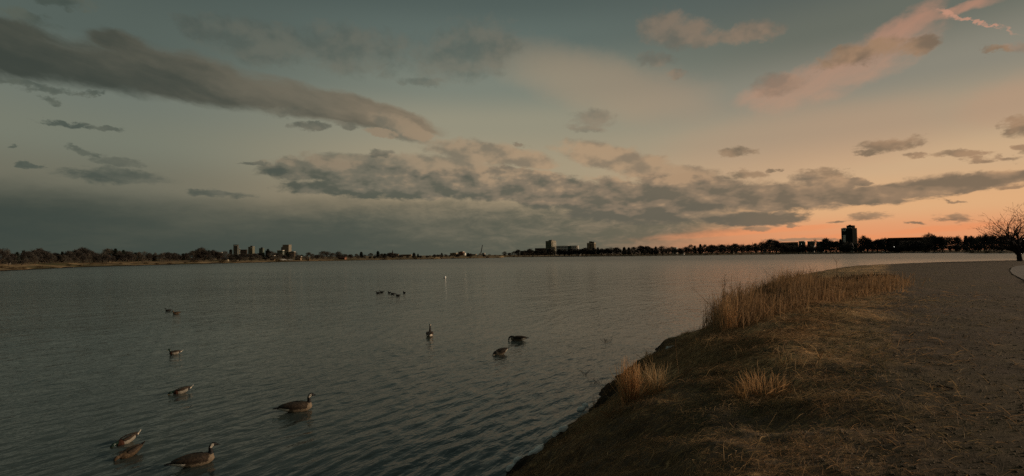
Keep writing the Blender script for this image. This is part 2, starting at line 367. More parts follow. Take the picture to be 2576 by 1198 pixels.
def ground_material():
    mt = bpy.data.materials.new('bank_soil'); mt.use_nodes = True; t = NT(mt.node_tree); b = t.n['Principled BSDF']
    g = t.node('ShaderNodeNewGeometry').outputs['Position']; x, y, z = t.sep(g)
    big = t.noise(g, .35, 4, .6); mid = t.noise(g, 2.2, 6, .65)
    # trampled straw lying mostly along the bank: two crossing sets of stretched noise
    r1 = t.vec('ADD', g, t.vec('SCALE', t.noise(g, 1.1, 3, .5, out=1), sc=.8))
    c1 = t.xyz(t.dot(r1, (.95, .30, 0)), t.dot(r1, (-.30*9, .95*9, 0)), t.math('MULTIPLY', z, 4))
    c2 = t.xyz(t.dot(r1, (.55*8, -.83*8, 0)), t.dot(r1, (.83, .55, 0)), t.math('MULTIPLY', z, 4))
    f1, f2 = t.noise(c1, 3.2, 5, .65), t.noise(c2, 3.0, 5, .65)
    vd = t.node('ShaderNodeVectorMath', operation='LENGTH'); t.put(vd.inputs[0], g)
    vignette = t.lin(t.math('ADD', vd.outputs['Value'], t.math('MULTIPLY', t.math('SUBTRACT', big, .5), 6.0)), 5.0, 10.0)   # vignette painted into the colour: more dark soil near, more pale straw beyond
    straw = t.sstep(t.math('ADD', t.math('MAXIMUM', f1, f2), t.math('MULTIPLY', vignette, .10)), .50, .70)
    soil = t.mix(t.lin(mid, .3, .7), L(78, 66, 52), L(124, 106, 84))
    dry = t.mix(t.lin(big, .35, .65), L(206, 164, 112), L(232, 188, 130))
    green = L(118, 104, 70)
    base = t.mix(straw, soil, t.mix(t.sstep(t.noise(g, .5, 4, .6), .45, .62), dry, green))
    # short mown turf further right and back
    turf = t.mix(t.lin(t.noise(t.xyz(t.math('MULTIPLY', x, .6), t.math('MULTIPLY', y, 2.2), z), 1.4, 6, .62), .35, .68), L(78, 66, 46), L(102, 87, 61))
    turf = t.mix(t.sstep(big, .42, .6), turf, t.mix(t.lin(f1, .3, .7), L(76, 64, 50), L(101, 85, 65)))
    fl = t.noise(t.xyz(t.math('MULTIPLY', x, 2.2), t.math('MULTIPLY', y, 6.0), z), 2.3, 3, .6)
    turf = t.mix(t.sstep(fl, .60, .70), turf, L(58, 49, 36)); turf = t.mix(t.math('MULTIPLY', t.sstep(fl, .36, .28), .5), turf, L(158, 140, 106))
    w_turf = t.sstep(t.math('ADD', t.dot(g, (.79, -.60, 0)), t.math('MULTIPLY', t.math('SUBTRACT', big, .5), 3.0)), -1.3, .7)     # the trodden strip that follows the shore
    base = t.mix(w_turf, base, turf)
    # wet dark mud at the water's edge
    base = t.mix(t.sstep(t.math('ADD', z, t.math('MULTIPLY', t.math('SUBTRACT', mid, .5), .6)), .62, .10), base, L(58, 48, 38))
    t.put(b.inputs['Base Color'], base)
    b.inputs['Roughness'].default_value = .95; b.inputs['Specular IOR Level'].default_value = .15
    h = t.math('ADD', t.math('MULTIPLY', straw, .6), t.math('ADD', mid, t.math('MULTIPLY', t.noise(g, 14, 4, .6), .5)))
    bp = t.node('ShaderNodeBump'); t.put(bp.inputs['Strength'], t.math('MULTIPLY_ADD', w_turf, -.62, .9)); bp.inputs['Distance'].default_value = .07
    t.l.new(h, bp.inputs['Height']); t.l.new(bp.outputs[0], b.inputs['Normal'])
    return mt
GM = ground_material()
go = link('ground', mesh_np('ground', np.column_stack([P, Z])[used], remap[F[keep]], [GM], smooth=True)); tag(go, kind='structure')

# ------------------------------------------------------------------ water
WAKES = [(491, 1170, 4, 1), (747, 1034, 4, 1), (1081, 846, 86, 1), (1303, 857, 176, .9), (1260, 891, 222, .9), (456, 989, 186, .7), (319, 1114, 205, .7), (328, 1146, 212, .7), (439, 891, 176, .8), (423, 783, 170, .7), (443, 790, 176, .8), (960, 738, 176, 1), (988, 741, 176, 1), (1001, 745, 176, 1), (1017, 738, 150, 1)]
def water_mesh():
    a1 = np.radians(np.arange(-58, 58, .145)); a2 = np.radians(np.arange(58, 302, 4.0))
    angs = np.concatenate([a1, a2]); radii = np.concatenate([[.3, 2.0, 4.0], np.geomspace(5.5, 260, 560), np.geomspace(275, 2600, 14)])
    P, F = polar(radii, angs, True); x, y = P[:, 0], P[:, 1]; r = np.hypot(x, y)
    rs = np.random.RandomState(11); Zw = np.zeros(len(P)); main = math.atan2(-.53, .85)
    gust = .75+.5*np.clip(fbm(x*.09, y*.14, 3)+.25, 0, 1)
    for k in range(72):
        lam = .10*(.85/.10)**rs.rand()**1.15
        th = main+rs.randn()*.40; amp = .0047*lam**.8*(.6+.8*rs.rand())
        if lam > .8: amp *= .6
        kx, ky = 2*math.pi/lam*math.cos(th), 2*math.pi/lam*math.sin(th)
        ph = kx*x+ky*y+rs.rand()*6.28+1.6*vnoise(x*.35+k*3, y*.35+k)
        c = np.cos(ph); wv = c+.25*np.cos(2*ph)
        cell = np.maximum(r*math.radians(.145), r*.0069*.55)
        fade = np.clip((lam/cell-3.0)/5.0, 0, 1)
        Zw += amp*wv*fade*(.5+vnoise(x*.22/lam**.5+k, y*.22/lam**.5-k*2)*1.0)
    for bx_, by_, hd, sc in WAKES:                                            # small bow waves and rings round the swimming birds
        p = onplane(bx_, by_, 0.0); q = R_(hd)-math.atan2(p.x, p.y); cu, su = math.cos(q), math.sin(q)
        u = (x-p.x)*cu+(y-p.y)*su; v = -(x-p.x)*su+(y-p.y)*cu; bk = np.maximum(.32*sc-u, 0); near = (np.abs(u) < 5) & (np.abs(v) < 3)
        arm = np.abs(v)-.12*sc-.30*bk; ringr = np.hypot(u*.6, v)
        Zw += near*sc*(.016*np.exp(-(arm/.07)**2)*np.exp(-bk/1.6)*(u < .32*sc)*np.cos(arm*40)+.006*np.cos(ringr*26)*np.exp(-ringr/.45))
    Zw *= gust*np.clip((260-r)/120, 0, 1)
    front = (np.degrees(np.arctan2(x, y)) > -59) & (np.degrees(np.arctan2(x, y)) < 59)
    Zw *= front
    sd = sdist(P) if False else None
    return mesh_np('water', np.column_stack([x, y, Zw]), F, smooth=True)
def water_material():
    mt = bpy.data.materials.new('lake_water'); mt.use_nodes = True; t = NT(mt.node_tree); b = t.n['Principled BSDF']
    g = t.node('ShaderNodeNewGeometry').outputs['Position']
    b.inputs['Base Color'].default_value = L(72, 82, 77); b.inputs['IOR'].default_value = 1.333
    b.inputs['Specular IOR Level'].default_value = .5
    d = t.node('ShaderNodeVectorMath', operation='LENGTH'); t.put(d.inputs[0], g); dist = d.outputs['Value']
    t.put(b.inputs['Roughness'], t.lin(dist, 20, 300, .06, .30))
    # ripples: crests lie along the bank
    c1 = t.xyz(t.dot(g, (.85, -.53, 0)), t.dot(g, (.53*.38, .85*.38, 0)), 0.0)
    w = t.vec('ADD', c1, t.vec('SCALE', t.noise(c1, .8, 3, .5, out=1), sc=.5))
    rip = t.noise(w, 2.6, 4, .55)
    rip2 = t.noise(t.vec('ADD', w, (5, 9, 2)), .55, 4, .6)
    gust = t.sstep(t.noise(t.xyz(t.dot(g, (.02, 0, 0)), t.dot(g, (0, .05, 0)), 0.0), 1.0, 4, .6), .3, .7, .55, 1.2)
    rip3 = t.noise(t.vec('ADD', w, (1, 3, 8)), 7.0, 2, .5)
    h = t.math('ADD', t.math('MULTIPLY', rip3, .026), t.math('ADD', t.math('MULTIPLY', rip, .095), t.math('MULTIPLY', rip2, t.lin(dist, 15, 90, .06, .40))))
    bp = t.node('ShaderNodeBump'); bp.inputs['Distance'].default_value = 1.0
    t.put(bp.inputs['Strength'], t.math('MULTIPLY', gust, t.lin(dist, 10, 120, .75, 1.0))); t.l.new(h, bp.inputs['Height']); t.l.new(bp.outputs[0], b.inputs['Normal'])
    return mt
wm = water_mesh(); wm.materials.append(water_material()); tag(link('water', wm), kind='structure')

# ------------------------------------------------------------------ far shore: waterline measured along the photo, land behind it
FAR_PX = [(-420, 712), (-200, 696), (0, 682.5), (200, 672.5), (400, 667), (640, 661), (860, 656), (1000, 653.6), (1095, 652.4), (1110, 651.5), (1262, 649), (1268, 647.2), (1400, 646.2), (1600, 644.6), (1800, 642.2), (2000, 639.4), (2150, 638), (2300, 636.4), (2436, 635.6), (2442, 637.2), (2576, 636.6), (2800, 637.5), (3300, 655)]
FARW = [onplane(x, y, 0.0) for x, y in FAR_PX]
FARW = [Vector((p.x, p.y)) for p in FARW]
def far_pt(x):
    """waterline point below photo column x"""
    for (x0, y0), (x1, y1) in zip(FAR_PX[:-1], FAR_PX[1:]):
        if x0 <= x <= x1:
            k = (x-x0)/(x1-x0); p = onplane(x, y0+(y1-y0)*k, 0.0); return Vector((p.x, p.y))
def far_at(x, back):
    """point `back` metres behind the waterline, seen in photo column x"""
    p = far_pt(x); return p*(1+back/p.length)
def far_z(back): return 0.25+min(back, 40)*.045+max(0, min(back-40, 400))*.008
xs = np.concatenate([np.arange(-420, 2800, 6), np.arange(2800, 3301, 50)])
backs = [-2, 0, .6, 2, 5, 10, 18, 28, 40, 60, 90, 140, 220, 400, 800, 2500]
V = []; nb = len(backs)
for x in xs:
    p = far_pt(x); u = p.normalized()
    for bk in backs:
        j = vnoise(np.array([x*.05]), np.array([bk*.7+3]))[0]
        q = p+u*(bk+(1.5*j if bk > 0 else 0))
        z = -.5 if bk < 0 else (.02 if bk == 0 else far_z(bk)+j*.25*min(1, bk/5))
        V.append((q.x, q.y, z))
F = [(i*nb+j, i*nb+j+1, (i+1)*nb+j+1, (i+1)*nb+j) for i in range(len(xs)-1) for j in range(nb-1)]
def far_ground_material():
    mt = bpy.data.materials.new('far_shore_turf'); mt.use_nodes = True; t = NT(mt.node_tree); b = t.n['Principled BSDF']
    g = t.node('ShaderNodeNewGeometry').outputs['Position']; x, y, z = t.sep(g)
    n = t.noise(t.xyz(t.math('MULTIPLY', x, .05), t.math('MULTIPLY', y, .05), t.math('MULTIPLY', z, 2.2)), 2.0, 6, .65)
    c = t.mix(t.lin(n, .38, .62), L(80, 68, 50), L(176, 150, 110))
    c = t.mix(t.sstep(t.noise(g, .03, 3, .5), .52, .66), c, L(84, 80, 50))
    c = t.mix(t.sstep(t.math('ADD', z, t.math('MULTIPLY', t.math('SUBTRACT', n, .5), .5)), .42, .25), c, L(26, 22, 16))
    t.put(b.inputs['Base Color'], c); b.inputs['Roughness'].default_value = .95; b.inputs['Specular IOR Level'].default_value = .1
    return mt
FG = far_ground_material()
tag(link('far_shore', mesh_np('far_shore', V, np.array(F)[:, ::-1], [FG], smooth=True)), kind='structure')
# the ground sheet under everything, out to the horizon
k = 96; V = [(0, 0, -2.2)]+[(9000*math.sin(2*math.pi*i/k), 9000*math.cos(2*math.pi*i/k), -2.2) for i in range(k)]
tag(link('lake_bed', mesh_np('lake_bed', V, np.array([(0, 1+(i+1) % k, 1+i) for i in range(k)]), [FG])), kind='structure')
# ------------------------------------------------------------------ trees: branching skeletons turned into trunk + crown meshes
def ribbons(P0, P1, w0, w1, seed=0):
    """thin double-triangle blades from P0 to P1 (n,3) with widths"""
    rs = np.random.RandomState(seed); P0 = np.asarray(P0); P1 = np.asarray(P1); n = len(P0)
    d = P1-P0; r = rs.randn(n, 3); s = np.cross(d, r); s /= np.maximum(np.linalg.norm(s, axis=1, keepdims=True), 1e-6)
    w0 = np.broadcast_to(np.asarray(w0, float), (n,))[:, None]; w1 = np.broadcast_to(np.asarray(w1, float), (n,))[:, None]
    V = np.stack([P0-s*w0/2, P0+s*w0/2, P1+s*w1/2, P1-s*w1/2], 1).reshape(-1, 3)
    return V, np.arange(n*4).reshape(-1, 4)
def skeleton(h, spread, rng, trunk_frac=.25, limbs=6, depth=3, up=.55, r0=None, kids=(4, 4, 4), wig=.22):
    """list of (pts, radii, level)"""
    out = []; r0 = r0 or h*.028
    def grow(p, d, length, r, lev):
        n = 5 if lev < 2 else 3; pts = [p.copy()]; rad = [r]
        for i in range(n):
            d = (d+Vector((rng.gauss(0, wig), rng.gauss(0, wig), rng.gauss(.05*up, wig*.6)))*(.6 if lev < 1 else 1)).normalized()
            p = p+d*(length/n); pts.append(p.copy()); rad.append(r*(1-.62*(i+1)/n))
        out.append((pts, rad, lev))
        if lev >= depth: return
        for k in range(kids[min(lev, len(kids)-1)]):
            i = rng.randint(1 if lev else 2, n); q = pts[i]; a = rng.uniform(0, 6.283)
            side = d.cross(Vector((math.cos(a), math.sin(a), .2))).normalized()
            nd = (d*rng.uniform(.45, .9)+side*rng.uniform(.45, .95)+Vector((0, 0, .25*up))).normalized()
            grow(q, nd, length*rng.uniform(.5, .78), rad[i]*.62, lev+1)
    base = Vector((0, 0, -.15)); top = Vector((rng.gauss(0, h*.01), rng.gauss(0, h*.01), h*trunk_frac))
    out.append(([base, base+Vector((0, 0, .3)), (base+top)/2, top], [r0*1.5, r0*1.1, r0, r0*.85], 0))
    for k in range(limbs):
        a = 6.283*(k+rng.uniform(-.3, .3))/limbs; tilt = rng.uniform(.25, 1.0)*spread
        if k == 0: tilt = .1
        d = Vector((math.cos(a)*tilt, math.sin(a)*tilt, up+rng.uniform(.1, .4))).normalized()
        grow(top-Vector((0, 0, rng.uniform(0, h*trunk_frac*.35))), d, h*(1-trunk_frac)*rng.uniform(.5, .66), r0*rng.uniform(.5, .7), 1)
    return out
BARK = mat('bare_bark', L(70, 58, 46), .9, .3, 3.0)
TWIG = mat('bare_twigs', L(62, 59, 53), .9, .35, .35, c2=L(82, 77, 66))
TWIG_DARK = mat('dark_twigs', L(48, 46, 42), .9, .35, .3, c2=L(64, 60, 53))
NEEDLE = mat('needles', L(40, 48, 36), .9, .35, .6)
BUSHM = mat('bush_twigs', L(66, 58, 42), .9, .35, .8, c2=L(92, 78, 54))
def bare_proto(i, h, spread, limbs, dens, tw, trunk_frac=.22, twig=TWIG):
    rng = random.Random(100+i); sk = skeleton(h, spread, rng, trunk_frac, limbs, 3, kids=(4, 4, 3), up=.6)
    t = MB(); P0 = []; P1 = []; W = []
    for pts, rad, lev in sk:
        if lev <= 1: t.tube(pts, [max(r, .05) for r in rad], 5)
        else:
            for a, b in zip(pts[:-1], pts[1:]): P0.append(a); P1.append(b); W.append(max(.05, rad[0]*1.6))
        if lev >= 2:
            for k in range(dens if lev == 3 else dens//2):
                a = pts[rng.randint(1, len(pts)-1)]
                v = Vector((rng.gauss(0, 1), rng.gauss(0, 1), rng.gauss(.45, .8))).normalized()*rng.uniform(.5, 1.5)*h*.085
                P0.append(a); P1.append(a+v); W.append(tw*rng.uniform(.7, 1.4))
    # fine twigs: clumps spread through an uneven dome, gaps between them
    rs = np.random.RandomState(400+i); nl = rng.randint(9, 13); N = 260*dens
    th = np.arange(nl)*2.4+rs.rand(nl)*.8; ph = np.linspace(-.25, 1.45, nl)+rs.randn(nl)*.1; R = h*.36*spread**.5
    lc = np.stack([np.cos(th)*np.cos(ph)*R*.62, np.sin(th)*np.cos(ph)*R*.62, h*.54+np.sin(ph)*h*.30], 1); lr = R*rs.uniform(.34, .56, nl)
    w = rs.randint(0, nl, N); q = rs.randn(N, 3); q /= np.linalg.norm(q, axis=1, keepdims=True)
    A = lc[w]+q*(lr[w]*rs.rand(N)**.5)[:, None]; A[:, 2] = np.minimum(A[:, 2], h)
    od = A-np.array([0, 0, h*.35]); od /= np.linalg.norm(od, axis=1, keepdims=True)
    B = A+(od+rs.randn(N, 3)*.55)*h*.05*rs.uniform(.5, 1.4, N)[:, None]
    P0 = np.concatenate([np.array([tuple(p) for p in P0]), A]); P1 = np.concatenate([np.array([tuple(p) for p in P1]), B]); W = np.concatenate([np.array(W), tw*1.5*rs.uniform(.6, 1.4, N)])
    # keep the skeleton inside the dome
    lim = np.hypot(P1[:, 0], P1[:, 1]) < R*1.15
    P0, P1, W = P0[lim], P1[lim], W[lim]
    V, F = ribbons(P0, P1, W, W*.5, i)
    me = bpy.data.meshes.new('trunk'); me.from_pydata(t.v, [], t.f); me.materials.append(BARK)
    zs = np.percentile(V[:, 2], 99.6); rad = np.percentile(np.hypot(V[:, 0], V[:, 1]), 96)
    return me, mesh_np('crown', V, F, [twig]), zs, rad
def conifer_proto(i, h, w, flat=False):
    rs = np.random.RandomState(50+i); t = MB(); t.tube([(0, 0, -.1), (0, 0, h*.5), (0, 0, h*.97)], [h*.025, h*.016, .03], 6)
    n = 2600; z = h*(.10+.88*rs.rand(n)**.9); f = (z/h)
    prof = np.clip(1.06-f, 0, 1)**(.55 if flat else .9)*w*(.72+.28*np.sin(z*2.6+i))
    a = rs.rand(n)*6.283; r = prof*np.sqrt(rs.rand(n))*(.8+.4*rs.rand(n))
    P0 = np.stack([r*np.cos(a), r*np.sin(a), z], 1); d = np.stack([np.cos(a), np.sin(a), -.1+.5*rs.randn(n)], 1)+rs.randn(n, 3)*.4
    P1 = P0+d*h*.055
    V, F = ribbons(P0, P1, h*.035, h*.012, i)
    me = bpy.data.meshes.new('trunk'); me.from_pydata(t.v, [], t.f); me.materials.append(BARK)
    return me, mesh_np('crown', V, F, [NEEDLE]), V[:, 2].max(), w
def bush_proto(i, h, w):
    rs = np.random.RandomState(80+i); n = 700; a = rs.rand(n)*6.283; t = rs.rand(n)
    P0 = np.stack([rs.randn(n)*w*.3, rs.randn(n)*w*.3, rs.rand(n)*h*.5], 1)
    P1 = P0+np.stack([np.cos(a)*w*.35*t, np.sin(a)*w*.35*t, h*.5*rs.rand(n)], 1)
    return mesh_np('bush', *ribbons(P0, P1, h*.03, h*.012, i), [BUSHM])
PROTO = {'bare': [bare_proto(0, 12, .85, 6, 5, .11), bare_proto(1, 12, 1.1, 7, 5, .11), bare_proto(2, 12, .65, 5, 6, .10), bare_proto(3, 12, .95, 7, 4, .11, .18)],
         'dense': [bare_proto(4, 12, 1.2, 8, 8, .15, .16, TWIG_DARK), bare_proto(5, 12, 1.0, 8, 9, .15, .18, TWIG_DARK), bare_proto(6, 12, .8, 7, 8, .14, .18, TWIG_DARK)],
         'sparse': [bare_proto(7, 12, .7, 5, 2, .10, .28), bare_proto(8, 12, .9, 5, 2, .10, .25)],
         'pine': [conifer_proto(0, 12, 2.6), conifer_proto(1, 12, 3.6, True), conifer_proto(2, 12, 3.0, True)]}
BUSH = [bush_proto(0, 2.0, 3.0), bush_proto(1, 1.6, 3.6)]
rt = random.Random(5)
def stretch_of(x):
    for lim, w in ((150, 'at the far left end of the shore'), (330, 'on the left shore above the tan bank'), (480, 'on the left shore halfway to the tall towers'), (580, 'just left of the narrow tower with the white sign'),
                   (700, 'in front of the cluster of towers'), (800, 'by the flat-roofed white houses under the beige tower'), (960, 'around the brick house'), (1100, 'near the small church tower'), (1265, 'on the low point by the crane'),
                   (1372, 'left of the glass apartment tower'), (1470, 'below the glass and white apartment block'), (1700, 'right of the striped square tower'), (1920, 'along the middle of the orange-lit shore'),
                   (2115, 'below the long low building left of the dark tower'), (2240, 'at the foot of the dark tower'), (2380, 'in front of the long dark slab building'), (9999, 'at the far right behind the big bare tree')):
        if x < lim: return w
KIND = {'bare': ('bare_tree', 'bare brown winter tree', 'tree'), 'dense': ('bare_tree', 'dark dense-twigged bare tree', 'tree'), 'sparse': ('bare_tree', 'thin open bare tree', 'tree'), 'pine': ('evergreen_tree', 'dark evergreen tree', 'tree')}
def plant_tree(x, ytop, back, kind, wpx=None, lab=None):
    p = far_at(x, back); z0 = far_z(back)-.1; h = atdist(x, ytop, p.y).z-z0
    me_t, me_c, ph, pr = rt.choice(PROTO[kind]); s = h/ph
    W = (wpx or 30)*p.y*math.cos(math.atan2(p.x, p.y))/FPX/2; sx = W/pr
    sx = max(s*.75, min(sx, s*1.7))
    nm, lb, cat = KIND[kind]
    t = thing(nm, lab or lb+' '+stretch_of(x), cat, (p.x, p.y, z0), rt.uniform(0, 6.283), None if lab else lb.replace('tree', 'trees')+' '+stretch_of(x))
    t.scale = (sx, sx, s)
    link('trunk', me_t, t); link('crown', me_c, t)
    return t
tops = []
for X, Y, k in [(0,210,'d'),(80,212,'b'),(150,270,'d'),(210,245,'p'),(290,222,'p'),(350,240,'d'),(430,225,'d'),(490,208,'d'),(560,235,'d'),(620,262,'b'),(700,265,'d'),(780,238,'p'),(860,240,'d'),(960,225,'d'),(1040,198,'d'),(1120,232,'d'),(1200,260,'d'),(1290,250,'b'),(1350,208,'b'),(1400,215,'b'),(1450,200,'p'),(1500,235,'b'),(1550,218,'p'),(1600,245,'d'),(1650,240,'s'),(1700,250,'p'),(1750,245,'p'),(1810,243,'s'),(1880,285,'d'),(1940,275,'p'),(2000,275,'b'),(2080,258,'b'),(2140,262,'b'),(2200,265,'d'),(2240,295,'d'),(2300,265,'p'),(2360,265,'p'),(2420,235,'b'),(2480,230,'b'),(2520,200,'b'),(2570,230,'d')]:
    tops.append((X*.2, (850+Y*.2911)*.6868, k))
for X, Y, k in [(50,240,'d'),(120,200,'d'),(170,240,'d'),(220,222,'p'),(270,225,'d'),(330,250,'d'),(380,268,'b'),(430,240,'b'),(490,272,'d'),(560,275,'b'),(640,270,'d'),(720,272,'d'),(800,268,'d'),(870,262,'d'),(910,255,'p'),(965,207,'p'),(1010,242,'b'),(1060,262,'d'),(1130,270,'b'),(1210,248,'p'),(1262,275,'b'),(1310,250,'s'),(1390,285,'b'),(1480,255,'b'),(1530,275,'b'),(1600,285,'b'),(1665,240,'b'),(1720,245,'b'),(1780,262,'b'),(1850,238,'b'),(1890,280,'b'),(1950,280,'b'),(2020,295,'b'),(2080,275,'b'),(2140,245,'p'),(2180,285,'b'),(2260,265,'b'),(2350,235,'p'),(2400,270,'b'),(2440,268,'p'),(2510,262,'d'),(2560,268,'d')]:
    tops.append((480.8+X*.2, (850+Y*.2911)*.6868, k))
for X, Y, k in [(30,268,'p'),(90,262,'d'),(170,270,'b'),(250,300,'b'),(320,282,'p'),(400,258,'p'),(450,272,'p'),(490,300,'b'),(600,290,'b'),(660,280,'s'),(700,285,'d'),(750,262,'p'),(790,278,'s'),(850,290,'d'),(930,290,'p'),(1080,260,'p'),(1110,285,'b'),(1200,290,'b'),(1290,288,'d'),(1350,275,'s'),(1420,285,'b'),(1480,288,'b'),(1540,245,'b'),(1600,262,'d'),(1660,243,'b'),(1720,265,'d'),(1850,262,'b'),(1910,270,'b'),(1980,268,'b'),(2060,262,'d'),(2140,255,'b'),(2230,245,'d'),(2290,240,'d'),(2350,246,'p'),(2400,250,'b'),(2470,212,'b'),(2520,215,'d'),(2570,215,'d')]:
    tops.append((961.5+X*.2, (850+Y*.2911)*.6868, k))
for X, Y, k in [(40,318,'b'),(120,315,'d'),(180,322,'d'),(260,295,'p'),(310,292,'p'),(360,310,'b'),(430,305,'d'),(480,295,'s'),(540,295,'d'),(640,288,'p'),(700,292,'p'),(760,290,'b'),(860,278,'d'),(930,280,'d'),(990,300,'p'),(1040,282,'p'),(1120,278,'b'),(1200,290,'b'),(1240,285,'s'),(1340,305,'b'),(1420,288,'b'),(1480,260,'b'),(1530,270,'p'),(1600,248,'p'),(1660,258,'b'),(1740,265,'d'),(1800,265,'b'),(1870,258,'d'),(1950,252,'b'),(2040,250,'d'),(2130,248,'b'),(2200,265,'d'),(2290,243,'b'),(2370,213,'b'),(2420,215,'b'),(2480,193,'b'),(2550,208,'d')]:
    tops.append((1442.3+X*.2, (820+Y*.2911)*.6868, k))
for X, Y, k in [(70,310,'b'),(120,302,'s'),(180,340,'d'),(240,355,'d'),(330,375,'b'),(430,380,'b'),(560,375,'d'),(660,370,'b'),(740,305,'s'),(820,335,'b'),(900,288,'d'),(960,320,'d'),(1050,325,'d'),(1110,290,'p'),(1200,385,'d'),(1320,375,'p'),(1400,270,'b'),(1450,248,'b'),(1500,288,'d'),(1560,348,'b'),(1640,308,'d'),(1700,300,'d'),(1760,288,'d'),(1815,278,'p'),(1930,310,'p'),(2040,330,'b'),(2130,320,'b'),(2230,330,'d'),(2340,228,'s'),(2400,213,'b'),(2465,235,'b'),(2540,268,'d')]:
    tops.append((1923+X*.1733, (800+Y*.2523)*.6868, k))
for X, Y, k in [(290,572,'b'),(350,572,'d'),(440,568,'b'),(540,562,'d'),(650,548,'p'),(700,570,'d'),(770,572,'b'),(830,540,'b'),(900,556,'d'),(1000,556,'d'),(1100,568,'d'),(1250,575,'d'),(1373,578,'d'),(1480,575,'d'),(1580,570,'b')]:
    tops.append((2300.8+X*.2006, (700+Y*.2921)*.6868, k))
# a few beyond the left edge so the shore does not stop at the frame
for x in (-20, -45, -70, -100, -140, -180): tops.append((x, 626+rt.uniform(-4, 6), 'd'))
KM = {'b': 'bare', 'd': 'dense', 's': 'sparse', 'p': 'pine'}
for x, y, k in tops:
    bk = 46 if x < 480 else (60 if x < 960 else (40 if x < 1265 else 34))
    wp = {'b': 25, 'd': 30, 's': 20, 'p': 12}[k]*(1.25 if x < 480 else 1)
    plant_tree(x, y, bk*rt.uniform(.85, 1.3), KM[k], wp*rt.uniform(.85, 1.15))
# lower trees standing in front of and between them
x = 4.0
while x < 2560:
    st = 14 if x < 480 else (16 if x < 1900 else 14)
    wy = far_pt(x); wl = CY-(Uv.dot(Vector((wy.x, wy.y, -CAM.z)))/F0.dot(Vector((wy.x, wy.y, -CAM.z))))*FPX
    if not (1090 < x < 1265 and rt.random() < .4):
        hpx = {True: 33, False: 17}[x < 480] if x < 900 else (12 if x < 1300 else 20)
        plant_tree(x, wl-hpx*rt.uniform(.75, 1.1), (34 if x < 480 else 18)*rt.uniform(.8, 1.4), rt.choice(['bare', 'bare', 'dense', 'dense'] if x < 1400 else ['bare', 'dense', 'dense']), 20*rt.uniform(.8, 1.2))
    x += st*rt.uniform(.7, 1.3)
# waterside bushes
x = 2.0
while x < 2560:
    if x < 520 or 1095 < x < 1360 or x > 2060 or rt.random() < .35:
        bk = rt.uniform(3, 20) if x < 520 else rt.uniform(3, 9); p = far_at(x, bk); s = rt.uniform(.5, 1.0)*(.75 if x < 480 else 1.3)
        o = link('waterside_bush', rt.choice(BUSH), None, (p.x, p.y, far_z(bk)-.1)); o.rotation_euler = (0, 0, rt.uniform(0, 6.28)); o.scale = (s, s, s)
        tag(o, 'small dry waterside bush '+stretch_of(x), 'bush', 'dry bushes by the far water '+stretch_of(x))
    x += rt.uniform(18, 44)

# the wood behind, which reads as one dim mass between the separate trees
tp_ = sorted((q[0], q[1]) for q in tops); tx = np.array([q[0] for q in tp_]); ty = np.array([q[1] for q in tp_])
ty = np.array([np.percentile(ty[max(0, i-3):i+4], 75) for i in range(len(ty))])
rs = np.random.RandomState(77); A = []; B = []; W = []
for k in range(42000):
    x = rs.uniform(-200, 2600) if k < 27000 else rs.uniform(1480, 2600); bk = rs.uniform(60, 120); p = far_at(x, bk); kx = p.y/FPX
    hz = max(1.5, atdist(x, np.interp(x, tx, ty), p.y).z-far_z(bk))*(.62+.30*vnoise(np.array([x*.045]), np.array([3.0]))[0]+.22*vnoise(np.array([x*.15]), np.array([9.0]))[0])
    z = far_z(bk)+hz*(1.28 if x > 1880 else 1.0)*rs.rand()**.8; A.append((p.x, p.y, z)); s_ = min(4.0, hz*.3)
    B.append((p.x+rs.randn()*s_*.4, p.y+rs.randn()*s_*.4, z+abs(rs.randn())*s_*.5)); W.append(s_*rs.uniform(.10, .28))
V, F = ribbons(A, B, np.array(W), np.array(W)*.5, 8)
tag(link('distant_wood', mesh_np('distant_wood', V, F, [TWIG_DARK])), 'dim bare wood behind the shoreline trees', 'wood', None, 'stuff')

# ------------------------------------------------------------------ buildings across the lake
GLASS = mat('dark_glazing', L(38, 46, 44), 1.0, .3, .3, spec=.0)
GREENGLASS = mat('green_glazing', L(66, 86, 76), .9, .25, .3, spec=.05)
WHITE = mat('white_render', L(206, 200, 184), .7, .08, .2)
CREAM = mat('cream_concrete', L(162, 150, 124), .8, .1, .2)
BEIGE = mat('beige_panels', L(126, 117, 97), .8, .1, .2)
TANW = mat('tan_brick', L(132, 112, 86), .85, .15, .4)
GREYC = mat('grey_concrete', L(116, 114, 104), .85, .12, .2)
DARKC = mat('dark_cladding', L(46, 44, 40), 1.0, .2, .2, spec=.0)
BROWNB = mat('brown_brick', L(72, 58, 48), .85, .2, .4)
BRICK = mat('orange_brick', L(132, 92, 70), .85, .2, .4)
ROOFD = mat('dark_roofing', L(48, 44, 40), .85, .2, .5)
ROOFR = mat('brown_shingles', L(96, 66, 52), .85, .2, .5)
PANEL = mat('pale_sign_glint_panel', L(190, 190, 176), .7, .05, .2)
def site(x0, x1, back):
    xm = (x0+x1)/2; p = far_at(xm, back); th = math.atan2(p.x, p.y)
    return xm, p, th, far_z(back), (x1-x0)*p.y*math.cos(th)/FPX
